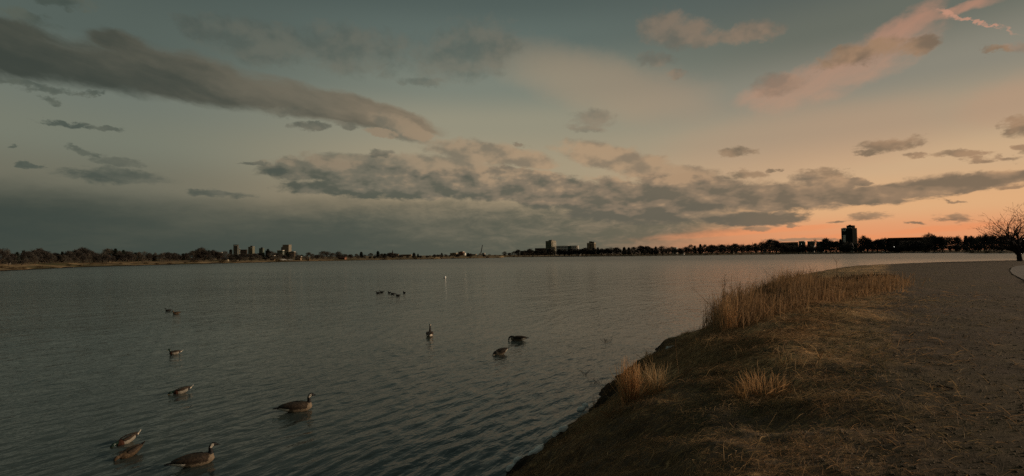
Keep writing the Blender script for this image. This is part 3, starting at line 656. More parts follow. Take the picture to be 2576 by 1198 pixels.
def tower(name, label, x0, x1, ytop, back, yaw=20, dr=.8, wall=GREYC, floors=8, glass=GLASS, parapet=.8, plant=True, bandh=.5, band2=None, vertical=0, cat='building', cap=None, endfrac=.06):
    xm, p, th, z0, W = site(x0, x1, back); ya = R_(yaw)
    w = W/(math.cos(ya)+dr*abs(math.sin(ya))); d = dr*w; h = atdist(xm, ytop, p.y).z-z0
    t = thing(name, label, cat, (p.x, p.y, z0), -th-ya)
    b = MB(); b.box(-w/2, w/2, -d/2, d/2, -1.5, h); b.build('wall', wall, t)
    b = MB(); e = .25; b.box(-w/2-e, w/2+e, -d/2-e, d/2+e, h, h+parapet); b.build('parapet', cap or wall, t)
    if plant:
        b = MB(); b.box(-w*.18, w*.22, -d*.2, d*.2, h+parapet, h+parapet+min(3.4, h*.1)); b.build('plant_room', DARKC, t)
    side = 'r' if yaw >= 0 else 'l'
    if not vertical:
        fh = h/floors
        for k in range(floors):
            za = fh*(k+.30); zb = za+fh*bandh
            b = MB(); b.box(-w/2*(1-endfrac*2), w/2*(1-endfrac*2), -d/2-.14, -d/2+.3, za, zb); b.build('window', glass, t)
            b = MB(); xs_ = w/2 if side == 'r' else -w/2
            b.box(min(xs_-.3, xs_+.3)+(.16 if side == 'l' else 0), max(xs_-.3, xs_+.3)-(.16 if side == 'r' else 0), -d/2*(1-endfrac*2), d/2*(1-endfrac*2), za, za+fh*(band2 or bandh)); b.build('window', glass, t)
    else:
        for k in range(vertical):
            u = -w/2+w*(k+.5)/vertical; q = w/vertical*.27
            b = MB(); b.box(u-q, u+q, -d/2-.14, -d/2+.3, h*.03, h*.95); b.build('window', glass, t)
        nv = max(2, int(vertical*dr))
        for k in range(nv):
            v = -d/2+d*(k+.5)/nv; q = d/nv*.22; xs_ = w/2 if side == 'r' else -w/2
            b = MB(); b.box(xs_-.14, xs_+.14, v-q, v+q, h*.03, h*.95); b.build('window', glass, t)
    t['_w'], t['_d'], t['_h'] = w, d, h
    return t
def addbox(t, nm, m_, *c): b = MB(); b.box(*c); return b.build(nm, m_, t)
def dims(t): return t['_w'], t['_d'], t['_h']

t = tower('office_tower', 'narrow dark office tower with a white sign band across its top', 586.7, 600.2, 616.5, 900, 22, .7, GREYC, 13, GLASS, plant=False, cap=DARKC, bandh=.55)
w, d, h = dims(t); addbox(t, 'sign', PANEL, -w*.36, w*.36, -d/2-.3, -d/2+.2, h*.93, h*.975)
tower('office_block', 'low dark block to the left of the narrow tower', 576.3, 584.6, 630, 850, 20, .8, DARKC, 4)
tower('narrow_block', 'thin pale slab standing just right of the narrow tower', 601, 603.4, 626.5, 940, 30, 1.4, CREAM, 6, plant=False)
tower('brick_block', 'broad dark brown block between two towers', 604, 622.2, 629, 820, 16, .5, BROWNB, 5, plant=False)
t = tower('office_tower', 'broad pale tower with a bright roof edge beside the brown block', 624, 640.6, 622, 1000, 30, .9, BEIGE, 9, GREENGLASS, cap=CREAM)
w, d, h = dims(t); addbox(t, 'sign', PANEL, w*.05, w*.42, -d/2-.3, -d/2+.2, h*.90, h*.965)  # pale panel stands in for a bright glint on the facade, no sign here
t = tower('office_tower', 'blue grey glass tower with stepped top between pale tower and evergreen', 651.4, 664.8, 625.6, 950, 24, .9, GREYC, 8, GREENGLASS, bandh=.7)
tower('low_block', 'dark low block hidden behind the tall evergreen', 667.4, 680, 631.5, 700, 18, .6, DARKC, 4)
t = tower('office_tower', 'tallest beige tower with bright lit right side', 711, 733.2, 616.6, 1100, 32, .75, BEIGE, 14, GREYC, plant=False, bandh=.35)
w, d, h = dims(t); addbox(t, 'wing', GREYC, -w*.86, -w/2-.1, -d*.3, d*.4, -1.5, h*.83); addbox(t, 'wing', GREYC, -w*.70, -w/2-.1, -d*.2, d*.3, h*.83+.02, h*.92)
tower('clinic_building', 'low green glass building with white roof slab in front of beige tower', 697, 715, 631, 420, 26, .6, GREYC, 4, GREENGLASS, cap=WHITE, plant=False)
tower('low_block', 'tan low block right of the beige tower with a white roof edge', 726, 743.5, 634.5, 460, 25, .6, TANW, 3, GLASS, cap=WHITE)
tower('apartment_block', 'pinkish low apartment block half hidden by trees left of the towers', 547, 559.5, 636.5, 200, 20, .6, BRICK, 3, GLASS, cap=WHITE, plant=False)
tower('apartment_block', 'cream three storey block with dark left end on the point', 1132, 1151.5, 637.6, 330, 28, .5, CREAM, 4, DARKC, cap=CREAM, bandh=.45)
t = tower('apartment_block', 'brick and white stepped block beside the cream block', 1153, 1169, 634.2, 350, 26, .8, BRICK, 5, DARKC, cap=WHITE, bandh=.4)
w, d, h = dims(t); addbox(t, 'wing', WHITE, w/2+.1, w*.86, -d*.35, d*.3, -1.5, h*.74)
tower('apartment_block', 'low tan block left of the crane', 1184, 1199, 640.4, 300, 22, .4, TANW, 3, DARKC, cap=CREAM, plant=False)
tower('construction_block', 'pale unfinished block right behind the crane foot', 1212.5, 1221, 637.4, 380, 24, .6, WHITE, 3, DARKC, cap=WHITE, plant=False)
tower('low_block', 'long tan low building right of the church tower', 1010, 1036, 641.6, 300, 14, .4, TANW, 2, DARKC, plant=False)
tower('apartment_block', 'dark low apartment block at the left foot of the glass tower group', 1309, 1347, 632, 190, 14, .4, BROWNB, 4, DARKC, plant=False)
tower('apartment_block', 'five storey brown block adjoining the glass tower', 1346, 1373, 625.4, 210, 14, .5, BROWNB, 5, DARKC, plant=False)
# the glass apartment tower and its white wing: one connected building
t = tower('apartment_tower', 'green glass apartment tower with balconies and long white lower wing', 1373, 1399, 607.4, 240, 40, .9, CREAM, 11, GREENGLASS, plant=False, bandh=.66, band2=.34, endfrac=.01)
w, d, h = dims(t); ca, sa = math.cos(R_(40)), math.sin(R_(40))
addbox(t, 'plant_room', GREYC, -w*.1, w*.45, -d*.35, d*.2, h+.8, h+3.2)
for k in range(11):                                                        # pale slab edges of the balconies on the sunset side
    z = h*(k+.12)/11; addbox(t, 'balcony', WHITE, w/2+.05, w/2+1.7, -d*.42+.25*k % 3, d*.5, z, z+.75)
xm, p, th, z0, W = site(1399, 1450, 240)
def wing(x0, x1, ytop, m_, off):
    """block of the same building further along the shore front, in the tower's own frame"""
    a, b_ = far_at(x0, 236+off), far_at(x1, 236+off); hh = atdist((x0+x1)/2, ytop, a.y).z-z0
    M = (Matrix.Translation(t.location) @ Matrix.Rotation(t.rotation_euler.z, 4, 'Z')).inverted()
    dirn = ((b_-a).normalized()); nrm = Vector((-dirn.y, dirn.x))
    q = [a, b_, b_+nrm*13, a+nrm*13]; V = [M @ Vector((v.x, v.y, zz)) for zz in (z0-1, z0+hh) for v in q]
    bm_ = MB(); bm_.add(V, [(0,3,2,1),(4,5,6,7),(0,1,5,4),(1,2,6,5),(2,3,7,6),(3,0,4,7)]); o = bm_.build('wing', m_, t)
    return M, a, b_, nrm, hh
M, a, b_, nrm, hh = wing(1399.5, 1428.5, 618.6, WHITE, 0)
def wing_windows(a, b_, nrm, hh, rows, cols, M):
    dirn = (b_-a); ln = dirn.length; dirn.normalize()
    for r in range(rows):
        for c in range(cols):
            u0, u1 = ln*(c+.22)/cols, ln*(c+.78)/cols; z_a, z_b = z0+hh*(r+.28)/rows*.93, z0+hh*(r+.86)/rows*.93
            q = []
            for (u, o_) in ((u0, -.12), (u1, -.12), (u1, .3), (u0, .3)):
                v = a+dirn*u+nrm*o_; q.append(v)
            bm_ = MB(); bm_.add([M @ Vector((v.x, v.y, zz)) for zz in (z_a, z_b) for v in q], [(0,3,2,1),(4,5,6,7),(0,1,5,4),(1,2,6,5),(2,3,7,6),(3,0,4,7)])
            bm_.build('window', GLASS, t)
wing_windows(a, b_, nrm, hh, 4, 8, M)
M, a, b_, nrm, hh = wing(1428.8, 1436.8, 618.4, GREENGLASS, 1)
M, a, b_, nrm, hh = wing(1437, 1449.5, 618.2, WHITE, 0); wing_windows(a, b_, nrm, hh, 4, 3, M)
tower('white_kiosk', 'small white box building among trees right of the white wing', 1454.4, 1460.6, 631.4, 60, 20, .7, WHITE, 1, DARKC, plant=False)
t = tower('apartment_tower', 'square grey tower with pale vertical stripes and rooftop boxes', 1477, 1499.5, 612, 260, 28, .45, CREAM, 10, DARKC, vertical=5, plant=False)
w, d, h = dims(t); addbox(t, 'plant_room', DARKC, -w*.25, w*.02, -d*.3, d*.3, h+.8, h+4.2); addbox(t, 'plant_room', DARKC, w*.06, w*.32, -d*.3, d*.3, h+.8, h+3.4)
tower('flat_roofed_building', 'small flat white building on the treeline in the middle of the right shore', 1690, 1704.5, 623.6, 150, 20, .5, WHITE, 1, DARKC, cap=WHITE, plant=False)
tower('long_building', 'long low tan building with dark flat roof left of the dark tower', 1963.5, 2009, 610.6, 110, 8, .3, TANW, 2, DARKC, cap=ROOFD, plant=False)
tower('white_villa', 'white and glass flat-roofed villa nearest the long low building', 2010, 2027, 607.4, 130, 18, .6, WHITE, 2, GREENGLASS, cap=WHITE, plant=False, bandh=.6)
tower('white_villa', 'middle one of three white flat-roofed villas', 2032, 2051, 607.8, 132, 16, .6, WHITE, 2, GREENGLASS, cap=WHITE, plant=False, bandh=.6)
tower('white_villa', 'white villa nearest the dark tower, half behind a bare tree', 2054.5, 2073.5, 608.6, 128, 18, .6, WHITE, 2, GREENGLASS, cap=WHITE, plant=False, bandh=.6)
t = tower('apartment_tower', 'dark square high-rise standing alone against the orange sky', 2118, 2157.8, 575, 150, 24, .95, DARKC, 14, GLASS, parapet=.5, plant=False, vertical=4)
w, d, h = dims(t); addbox(t, 'plant_room', DARKC, -w*.12, w*.42, -d*.25, d*.3, h+.5, h+6.0); addbox(t, 'plant_room', DARKC, w*.0, w*.16, -d*.1, d*.1, h+6.02, h+7.6)
s_ = addbox(t, 'sign', PANEL, -w*.36, -w*.06, -d/2-.5, -d/2-.2, h*.89, h*1.03); addbox(s_, 'emblem', DARKC, -w*.27, -w*.15, -d/2-.62, -d/2-.51, h*.93, h*.99)
addbox(t, 'banner', PANEL, -w*.34, -w*.10, -d/2-.5, -d/2-.2, h*.42, h*.72)
addbox(t, 'roof_slab', WHITE, w*.02, w*.48, -d/2-.35, -d/2+.1, h+.52, h+1.4)
tower('slab_building', 'very long dark slab building right of the dark tower', 2234, 2355, 598.5, 130, -5, .12, BROWNB, 4, DARKC, cap=ROOFD, plant=False)
# church
xm, p, th, z0, W = site(985, 1001, 160); h = atdist(990, 637.5, p.y).z-z0; k = W/16
t = thing('church', 'small church with a pointed tower poking above the trees', 'church', (p.x, p.y, z0), -th-.3)
b = MB(); b.box(-4*k, 10*k, -3*k, 3*k, -1, h*.7); b.build('wall', TANW, t)
b = MB(); b.gable(-4.2*k, 10.2*k, -3.3*k, 3.3*k, h*.7, h*.92); b.build('roof', ROOFD, t)
b = MB(); b.box(-7*k, -4.05*k, -1.5*k, 1.5*k, -1, h); b.build('belfry', TANW, t)
b = MB(); ht = atdist(990, 627.6, p.y).z-z0; b.add([(-7*k,-1.5*k,h),(-4.05*k,-1.5*k,h),(-4.05*k,1.5*k,h),(-7*k,1.5*k,h),(-5.5*k,0,ht)], [(0,3,2,1),(0,1,4),(1,2,4),(2,3,4),(3,0,4)]); b.build('spire', ROOFD, t)
# crane
p = far_at(1209, 300); z0 = far_z(300); th = math.atan2(p.x, p.y); k = p.y/FPX
t = thing('mobile_crane', 'mobile crane with a long dark boom raised above the far trees', 'crane', (p.x, p.y, z0), -th)
b = MB(); b.box(-4.5, 4.5, -1.5, 1.5, .9, 2.2); b.build('chassis', GREYC, t)
for sx in (-3.4, -1.6, 1.6, 3.4):
    b = MB(); b.tube([(sx, -1.6, .55), (sx, 1.6, .55)], .55, 10); b.build('wheel', DARKC, t)
b = MB(); b.box(-3.0, 1.6, -1.4, 1.4, 2.25, 4.6); b.build('cab', WHITE, t)
bz = atdist(1210.5, 634.5, p.y).z-z0; tz = atdist(1214, 616.4, p.y).z-z0
b = MB(); b.tube([(.2, 0, 3.4), (1.4*k, 0, bz), (5.0*k, 0, tz)], [1.0, .9, .65], 4); b.build('boom', DARKC, t)
b = MB(); b.tube([(5.0*k, 0, tz), (7.6*k, 0, bz*1.4)], .06, 4); b.build('cable', DARKC, t)
# houses
def house(label, x0, x1, ytop, back, yaw=18, wall=WHITE, roof=ROOFD, flat=False):
    xm, p, th, z0, W = site(x0, x1, back); ya = R_(yaw); w = W/(math.cos(ya)+.7*abs(math.sin(ya))); d = .7*w; h = atdist(xm, ytop, p.y).z-z0
    h = max(h, 2.6)
    t = thing('flat_roofed_house' if flat else 'house', label, 'house', (p.x, p.y, z0), -th-ya)
    if flat:
        addbox(t, 'wall', TANW, -w/2, w/2, -d/2, d/2, -.6, h-.5); addbox(t, 'roof', WHITE, -w*.56, w*.56, -d*.6, d*.56, h-.48, h)
        addbox(t, 'balcony', WHITE, -w*.5, w*.56, -d*.62, -d/2-.02, h*.40, h*.56)
        for c in (-.3, 0, .3): addbox(t, 'window', GLASS, w*(c-.12), w*(c+.12), -d/2-.12, -d/2+.2, h*.60, h*.86)
        for c in (-.3, .3): addbox(t, 'window', GLASS, w*(c-.14), w*(c+.14), -d/2-.12, -d/2+.2, h*.08, h*.34)
    else:
        e = h*.56; addbox(t, 'wall', wall, -w/2, w/2, -d/2, d/2, -.6, e)
        b = MB(); b.gable(-w*.55, w*.55, -d*.58, d*.58, e, h, along='x' if w > h*1.3 else 'y'); b.build('roof', roof, t)
        for c in (-.28, .28): addbox(t, 'window', GLASS, w*(c-.11), w*(c+.11), -d/2-.1, -d/2+.2, e*.4, e*.8)
        addbox(t, 'door', DARKC, -w*.06, w*.06, -d/2-.1, -d/2+.2, 0, e*.68)
    return t
house('white two-slab modern house below the blue grey glass tower', 679, 692.5, 642.6, 26, 22, flat=True)
house('wide modern house with white bands right of the beige tower', 742, 759, 645.2, 24, 20, flat=True)
house('smaller white-banded house further right of the beige tower', 769, 781, 647.6, 24, 20, flat=True)
house('brick house with a brown gabled roof near the shore', 852, 872, 645.6, 22, 24, BRICK, ROOFR)
house('white gabled house behind trees left of the church', 956, 964, 641.5, 50, 30, WHITE, ROOFD)
house('grey gabled house at the very left end of the shore', 18, 27, 641.5, 40, 10, WHITE, ROOFD)
house('pale gabled house glimpsed between trees at the left of the tan bank', 268, 282, 643, 42, 16, CREAM, ROOFR)
house('long pale house behind the left shore trees', 556, 576, 649.4, 30, 12, CREAM, ROOFD)
house('low white house left below the narrow tower', 588, 600, 650.0, 28, 12, CREAM, ROOFD)
house('white house low in the trees right of the striped tower', 1619, 1626, 622.5, 40, 20, WHITE, ROOFD)
house('white pavilion by the water under the small flat white building', 1713, 1722, 629.2, 16, 16, WHITE, ROOFD)
house('low white house among dark trees on the middle right shore', 1838, 1847, 627.0, 28, 16, CREAM, ROOFD)
house('tall white gabled house before the long low building', 1920, 1929, 616.6, 60, 24, WHITE, ROOFD)
house('white gabled house at the foot of the dark tower', 2140, 2149, 611.8, 50, 14, WHITE, ROOFD)
house('grey roofed house left of the lamp post on the right shore', 2158, 2172, 616.5, 45, 12, CREAM, ROOFD)
house('low brown house with pale gutter line beside the lamp post', 2252, 2268, 617.2, 34, 8, BROWNB, ROOFD)
house('tan house in front of the right end of the slab building', 2320, 2340, 615.8, 36, 10, TANW, ROOFD)
house('small dim house left of the big bare tree', 2402, 2418, 614.5, 40, 8, TANW, ROOFD)
# parked cars
CARC = [mat('silver_paint', L(150, 150, 144), .35, .05, .5, spec=.5), mat('white_paint', L(200, 198, 188), .35, .05, .5, spec=.5), mat('grey_paint', L(90, 92, 92), .35, .05, .5, spec=.5)]
TYRE = mat('tyre_rubber', L(28, 28, 28), .9, .1, 3)
def car(x, back, pm, label, s=1.0, rz=0.0):
    p = far_at(x, back); th = math.atan2(p.x, p.y); t = thing('parked_car', label, 'car', (p.x, p.y, far_z(back)), -th+rz)
    prof = [(-2.15,.35),(-2.15,.85),(-1.9,.98),(-1.35,1.02),(-.75,1.5),(.7,1.5),(1.3,1.0),(2.05,.86),(2.15,.6),(2.15,.35)]
    b = MB(); n = len(prof); V = [(a, -.87, c) for a, c in prof]+[(a, .87, c) for a, c in prof]
    b.add(V, [tuple(range(n)), tuple(range(2*n-1, n-1, -1))]+[(i, i+n, (i+1) % n+n, (i+1) % n) for i in range(n)]); b.build('body', CARC[pm], t)
    b = MB(); b.add([(-1.15,-.885,1.05),(1.1,-.885,1.05),(.62,-.885,1.42),(-.72,-.885,1.42)], [(0,1,2,3)]); b.add([(-1.15,.885,1.05),(1.1,.885,1.05),(.62,.885,1.42),(-.72,.885,1.42)], [(3,2,1,0)]); b.build('side_window', GLASS, t)
    for sx in (-1.35, 1.35):
        for sy in (-.8, .8):
            b = MB(); b.tube([(sx, sy-.12, .33), (sx, sy+.12, .33)], .33, 10); b.build('wheel', TYRE, t)
    t.scale = (s, s, s); return t
car(711.5, 16, 1, 'white van-like car standing on the shore below the beige tower', 1.35)
car(730, 17, 0, 'pale small car right of the white one below the beige tower', 1.0)
car(2196, 10, 0, 'silver car leftmost of three parked near the lamp post')
car(2224, 10, 1, 'white car in the middle of three parked left of the lamp post', 1.2)
car(2238, 10, 0, 'silver car parked closest to the lamp post', 1.1)
car(2300, 16, 2, 'grey car in front of the slab building, left one of a pair', 1.1)
car(2317, 16, 0, 'pale car in front of the slab building, right one of a pair', 1.1)
car(2523, 15, 0, 'pale car at the right edge half behind the big tree trunk', 1.0)
# lamps
LAMPM = mat('lamp_glow', L(240, 236, 214), .5, .0, 1, emit=((1, .93, .78, 1), 2.2))
def lamp(x, yhead, back, label):
    p = far_at(x, back); z0 = far_z(back); h = atdist(x, yhead, p.y).z-z0; th = math.atan2(p.x, p.y)
    t = thing('street_lamp', label, 'lamp', (p.x, p.y, z0), -th)
    b = MB(); b.tube([(0, 0, -.3), (0, 0, h-.3)], [.12, .07], 6); b.build('pole', DARKC, t)
    b = MB(); b.tube([(0, 0, h-.4), (0, 0, h-.15), (0, 0, h+.15), (0, 0, h+.4)], [.15, .55, .55, .15], 8); b.build('lamp_head', LAMPM, t)
lamp(2018, 614.6, 62, 'lit lamp in front of the white villa nearest the long building')
lamp(2051, 619.6, 36, 'lit lamp lower left of a close pair before the villas')
lamp(2057, 618.4, 36, 'lit lamp upper right of a close pair before the villas')
lamp(2249.6, 621.3, 13, 'white lamp on a tall post beside the parked cars on the right shore')
lamp(2312, 618.3, 30, 'dim lamp in front of the slab building')
# pale shore path under the trees of the right shore
PATHM = mat('pale_gravel', L(164, 146, 112), .9, .15, .1)
V = []
for x in np.arange(1372, 2060, 8):
    for bk in (6.0, 12.0):
        p = far_at(x, bk); V.append((p.x, p.y, far_z(bk)+.22))
n = len(V)//2; tag(link('path', mesh_np('path', V, np.array([(2*i, 2*i+2, 2*i+3, 2*i+1) for i in range(n-1)]), [PATHM])), kind='structure')
# ------------------------------------------------------------------ big bare tree on the right
rb = random.Random(21)
def gz(x, y): return float(ground_z([(x, y)])[0])
def ground_hit(px, py):
    d = ray(px, py); tt = np.geomspace(2.0, 400, 2600)
    X, Y, Zr = CAM.x+d.x*tt, CAM.y+d.y*tt, CAM.z+d.z*tt
    i = int(np.argmax(Zr <= ground_z(np.stack([X, Y], 1))))
    return Vector((X[i], Y[i], Zr[i]))
tp = ground_hit(2566, 657); D = tp.y; H = atdist(2540, 521, D).z-tp.z; k = D/FPX
sk = skeleton(H, 1.15, rb, .18, 11, 4, up=.72, r0=5.4*k, kids=(5, 5, 5, 4), wig=.17)
t = thing('maple_tree', 'big bare spreading tree on the grass at the right edge', 'tree', (tp.x, tp.y, tp.z-.1), 2.2)
b = MB(); P0 = []; P1 = []; W = []
zmax = float(np.percentile([p.z for pts, r, l in sk for p in pts], 99.7)); zs = H/zmax
for pts, rad, lev in sk:
    pts = [Vector((p.x*1.22, p.y*1.22, p.z*zs)) for p in pts]
    if lev <= 2: b.tube(pts, [max(r*(1.0 if lev < 2 else 1.25), .04) for r in rad], 8 if lev < 2 else 5)
    elif lev == 2:
        for q in range(len(pts)-1): P0.append(tuple(pts[q])); P1.append(tuple(pts[q+1])); W.append(max(.05, rad[q]*1.5))
    else:
        for q in range(len(pts)-1): P0.append(tuple(pts[q])); P1.append(tuple(pts[q+1])); W.append(.050 if lev == 3 else .032)
b.build('trunk', mat('tree_bark', L(50, 43, 37), .95, .35, 4, bump=.5), t, smooth=True)
V, F = ribbons(P0, P1, np.array(W), np.array(W)*.6, 3)
link('crown', mesh_np('crown', V, F, [mat('tree_twigs', L(50, 42, 36), .9, .3, 1)]), t)
t.scale = (1, 1, 1)

# ------------------------------------------------------------------ concrete path at the right edge
V = []
cl = [(2545, 682), (2552, 672), (2580, 668), (2640, 668)], [(2545, 682), (2552, 692), (2580, 706), (2640, 730)]
ring = [(2541, 682), (2545, 674), (2556, 670), (2580, 668), (2640, 667), (2720, 668), (2720, 760), (2640, 732), (2600, 716), (2580, 707), (2560, 697), (2547, 690)]
gp = [ground_hit(*q) for q in ring]; c0 = sum(gp, Vector())/len(gp)
V = []; F = []
for s_ in (0.0, .34, .67, 1.0):
    for p in gp: q = c0+(p-c0)*s_; V.append((q.x, q.y, gz(q.x, q.y)+.025))
n = len(gp)
for a in range(3):
    for i in range(n): F.append((a*n+i, a*n+(i+1) % n, (a+1)*n+(i+1) % n, (a+1)*n+i))
tag(link('path', mesh_np('path', V, np.array(F)[:, ::-1], [mat('worn_concrete', L(108, 100, 90), .9, .25, 1.2)])), kind='structure')

# ------------------------------------------------------------------ dry grass, reeds
def inside(poly, x, y):
    c = np.zeros(len(x), bool); n = len(poly)
    for i in range(n):
        (x1, y1), (x2, y2) = poly[i], poly[i-1]
        cond = ((y1 > y) != (y2 > y)) & (x < (x2-x1)*(y-y1)/(y2-y1+1e-12)+x1); c ^= cond
    return c
def blades(base, tip, width, mid_lift=None, seed=0, taper=.25):
    """bent ribbons: base -> mid -> tip, three cross-edges"""
    rs = np.random.RandomState(seed); n = len(base); mid = (base+tip)/2+(mid_lift if mid_lift is not None else 0)
    d = tip-base; s = np.cross(d, rs.randn(n, 3)+np.array([0, 0, .2])); s /= np.maximum(np.linalg.norm(s, axis=1, keepdims=True), 1e-6)
    w = np.broadcast_to(width, (n,))[:, None]/2
    V = np.stack([base-s*w, base+s*w, mid+s*w*.8, mid-s*w*.8, tip+s*w*taper, tip-s*w*taper], 1).reshape(-1, 3)
    i = np.arange(n)[:, None]*6
    return V, np.concatenate([i+np.array([[0, 1, 2, 3]]), i+np.array([[3, 2, 4, 5]])])
def straw_mat(name, a, b_, c, scale):
    mt = bpy.data.materials.new(name); mt.use_nodes = True; t = NT(mt.node_tree); bs = t.n['Principled BSDF']
    g = t.node('ShaderNodeNewGeometry'); r = g.outputs['Random Per Island']
    big = t.noise(g.outputs['Position'], scale, 3, .6)
    cc = t.mix(r, L(*a), L(*b_)); cc = t.mix(t.sstep(big, .45, .62), cc, t.mix(r, L(*c), L(*a)))
    t.put(bs.inputs['Base Color'], cc); bs.inputs['Roughness'].default_value = .85; bs.inputs['Specular IOR Level'].default_value = .2
    tr = t.node('ShaderNodeBsdfTranslucent'); t.put(tr.inputs['Color'], cc); ms = t.node('ShaderNodeMixShader'); ms.inputs[0].default_value = .35
    t.l.new(bs.outputs[0], ms.inputs[1]); t.l.new(tr.outputs[0], ms.inputs[2]); t.l.new(ms.outputs[0], t.n['Material Output'].inputs['Surface'])
    return mt
rs = np.random.RandomState(4)
# flattened straw over the bank
N = 260000
r = 2.2*(42/2.2)**rs.rand(N)**.9; a = R_(-4)+rs.rand(N)*R_(50)
x, y = r*np.sin(a), r*np.cos(a); P = np.stack([x, y], 1); s = sdist(P)
edge = 3.3+1.6*fbm(x*.25, y*.25)+.14*np.maximum(r-6, 0)
pr = np.clip((r-3.5)/4, .35, 1)*np.where(s < edge, 1.0, np.exp(-(s-edge)/.8)*.8+.004)*np.clip((s-.1)*1.4, 0, 1)*np.clip(.55+1.3*fbm(x*.8, y*.8), .05, 1)
k = rs.rand(N) < pr; x, y, s, r = x[k], y[k], s[k], r[k]; n = len(x); z = ground_z(np.stack([x, y], 1))
th = rs.rand(n)*6.283; th = np.where(rs.rand(n) < .6, math.atan2(.85, .53)+rs.randn(n)*.55+rs.randint(0, 2, n)*math.pi, th)
ln = rs.uniform(.05, .24, n)*np.clip(r/8, .32, 1.6); el_ = np.abs(rs.randn(n))*.22
base = np.stack([x, y, z+.005], 1); tip = base+np.stack([np.cos(th)*ln, np.sin(th)*ln, 0*x], 1)
tip[:, 2] = ground_z(tip[:, :2])+.012+ln*el_
V, F = blades(base, tip, (.0014+.0004*r)*rs.uniform(.6, 1.4, n), np.stack([rs.randn(n)*ln*.03, rs.randn(n)*ln*.03, ln*.03+.006], 1), 1)
tag(link('straw_litter', mesh_np('straw_litter', V, F, [straw_mat('dead_straw', (192, 154, 110), (104, 84, 62), (140, 128, 92), .6)])), 'flattened dead straw and grass covering the bank', 'dry grass', None, 'stuff')
# short turf further back
N = 90000
r = 2.6*(60/2.6)**rs.rand(N); a = R_(8)+rs.rand(N)*R_(46)
x, y = r*np.sin(a), r*np.cos(a); s = sdist(np.stack([x, y], 1)); off = .79*x-.60*y
k = (s > 2.6+rs.rand(N)*2.0) & (rs.rand(N) < np.where(off > 0, .10, 1.0)) & (rs.rand(N) < np.clip(.6+1.4*fbm(x*.5+9, y*.5), .1, 1)); x, y, r = x[k], y[k], r[k]; n = len(x)
z = ground_z(np.stack([x, y], 1)); th = rs.rand(n)*6.283; ln = rs.uniform(.015, .05, n)*(1+.02*r)
base = np.stack([x, y, z], 1); tip = base+np.stack([np.cos(th)*ln, np.sin(th)*ln, ln*rs.uniform(.1, .7, n)], 1)
V, F = blades(base, tip, (.0018+.0005*r)*rs.uniform(.7, 1.4, n), None, 2)
tag(link('short_turf', mesh_np('short_turf', V, F, [straw_mat('short_grass', (160, 140, 98), (96, 88, 64), (136, 124, 88), .35)])), 'short worn turf on the right of the bank', 'grass', None, 'stuff')
# longer loose stems, some lying, some still leaning
N = 5200; r = 4.2*(34/4.2)**rs.rand(N); a = R_(2)+rs.rand(N)*R_(38); x, y = r*np.sin(a), r*np.cos(a); s = sdist(np.stack([x, y], 1))
k = (s > .25) & (.79*x-.60*y < -.8) & (rs.rand(N) < np.clip(.35+1.6*fbm(x*.6+4, y*.6), .03, 1)); x, y, r, s = x[k], y[k], r[k], s[k]; n = len(x)
th = np.where(rs.rand(n) < .5, 1.0+rs.randn(n)*.5, rs.rand(n)*6.283); ln = rs.uniform(.12, .42, n)*np.clip(r/9, .5, 1.25); up_ = np.where(rs.rand(n) < .22, rs.uniform(.4, 1.0, n), np.abs(rs.randn(n))*.10)
base = np.stack([x, y, ground_z(np.stack([x, y], 1))], 1); tip = base+np.stack([np.cos(th)*ln*(1-.5*up_), np.sin(th)*ln*(1-.5*up_), 0*x], 1); tip[:, 2] = ground_z(tip[:, :2])+.02+ln*up_*.8
V, F = blades(base, tip, (.0022+.00048*r)*rs.uniform(.7, 1.3, n), np.stack([rs.randn(n)*ln*.08, rs.randn(n)*ln*.08, ln*.08+.01], 1), 11)
tag(link('loose_stems', mesh_np('loose_stems', V, F, [straw_mat('loose_stem', (232, 196, 142), (150, 120, 82), (190, 158, 112), 1.1)])), 'pale loose dead stems lying and leaning over the bank', 'dry grass', None, 'stuff')
# reed bed
RB = [(1798, 842), (1797, 826), (1806, 800), (1835, 778), (1880, 752), (1930, 735), (1985, 716), (2060, 703), (2150, 702), (2240, 706), (2285, 714), (2270, 726), (2200, 742), (2120, 756), (2010, 778), (1900, 815), (1850, 834)]
poly = [(q.x, q.y) for q in (ground_hit(*p) for p in RB)]
bx = np.array(poly); N = 60000
x = rs.uniform(bx[:, 0].min(), bx[:, 0].max(), N); y = rs.uniform(bx[:, 1].min(), bx[:, 1].max(), N); k = inside(poly, x, y)
x, y = x[k], y[k]; s = sdist(np.stack([x, y], 1)); dd = np.hypot(x, y)
k = rs.rand(len(x)) < np.clip((dd/70)**.4*(.55+1.9*fbm(x*.55, y*.55))*np.where(x > 20, .42, 1), .02, 1); x, y, s = x[k][:9500]+rs.randn(min(k.sum(), 9500))*.25, y[k][:9500]+rs.randn(min(k.sum(), 9500))*.25, s[k][:9500]; n = len(x)
z = ground_z(np.stack([x, y], 1)); dd = np.hypot(x, y)
hh = (.30+.60*rs.rand(n)**1.4)*(1.22-.70*np.clip((s-1.0)/4.5, 0, 1))*np.clip(1+1.5*fbm(x*.45, y*.45), .45, 1.30)*np.where(x > 22, .85, 1); hh = np.where(rs.rand(n) < .08, hh*1.4, hh)*np.clip(.80+.012*dd, .9, 1.35)
th = rs.rand(n)*6.283; lean = np.abs(rs.randn(n))*.20+(rs.rand(n) < .12)*rs.rand(n)*.8
base = np.stack([x, y, z-.05], 1); tip = base+np.stack([np.cos(th)*lean*hh+.06*hh, np.sin(th)*lean*hh, hh], 1)
V, F = blades(base, tip, rs.uniform(.010, .022, n)*(1+.012*dd), np.stack([0*x, 0*x, 0*x], 1), 5, .35)
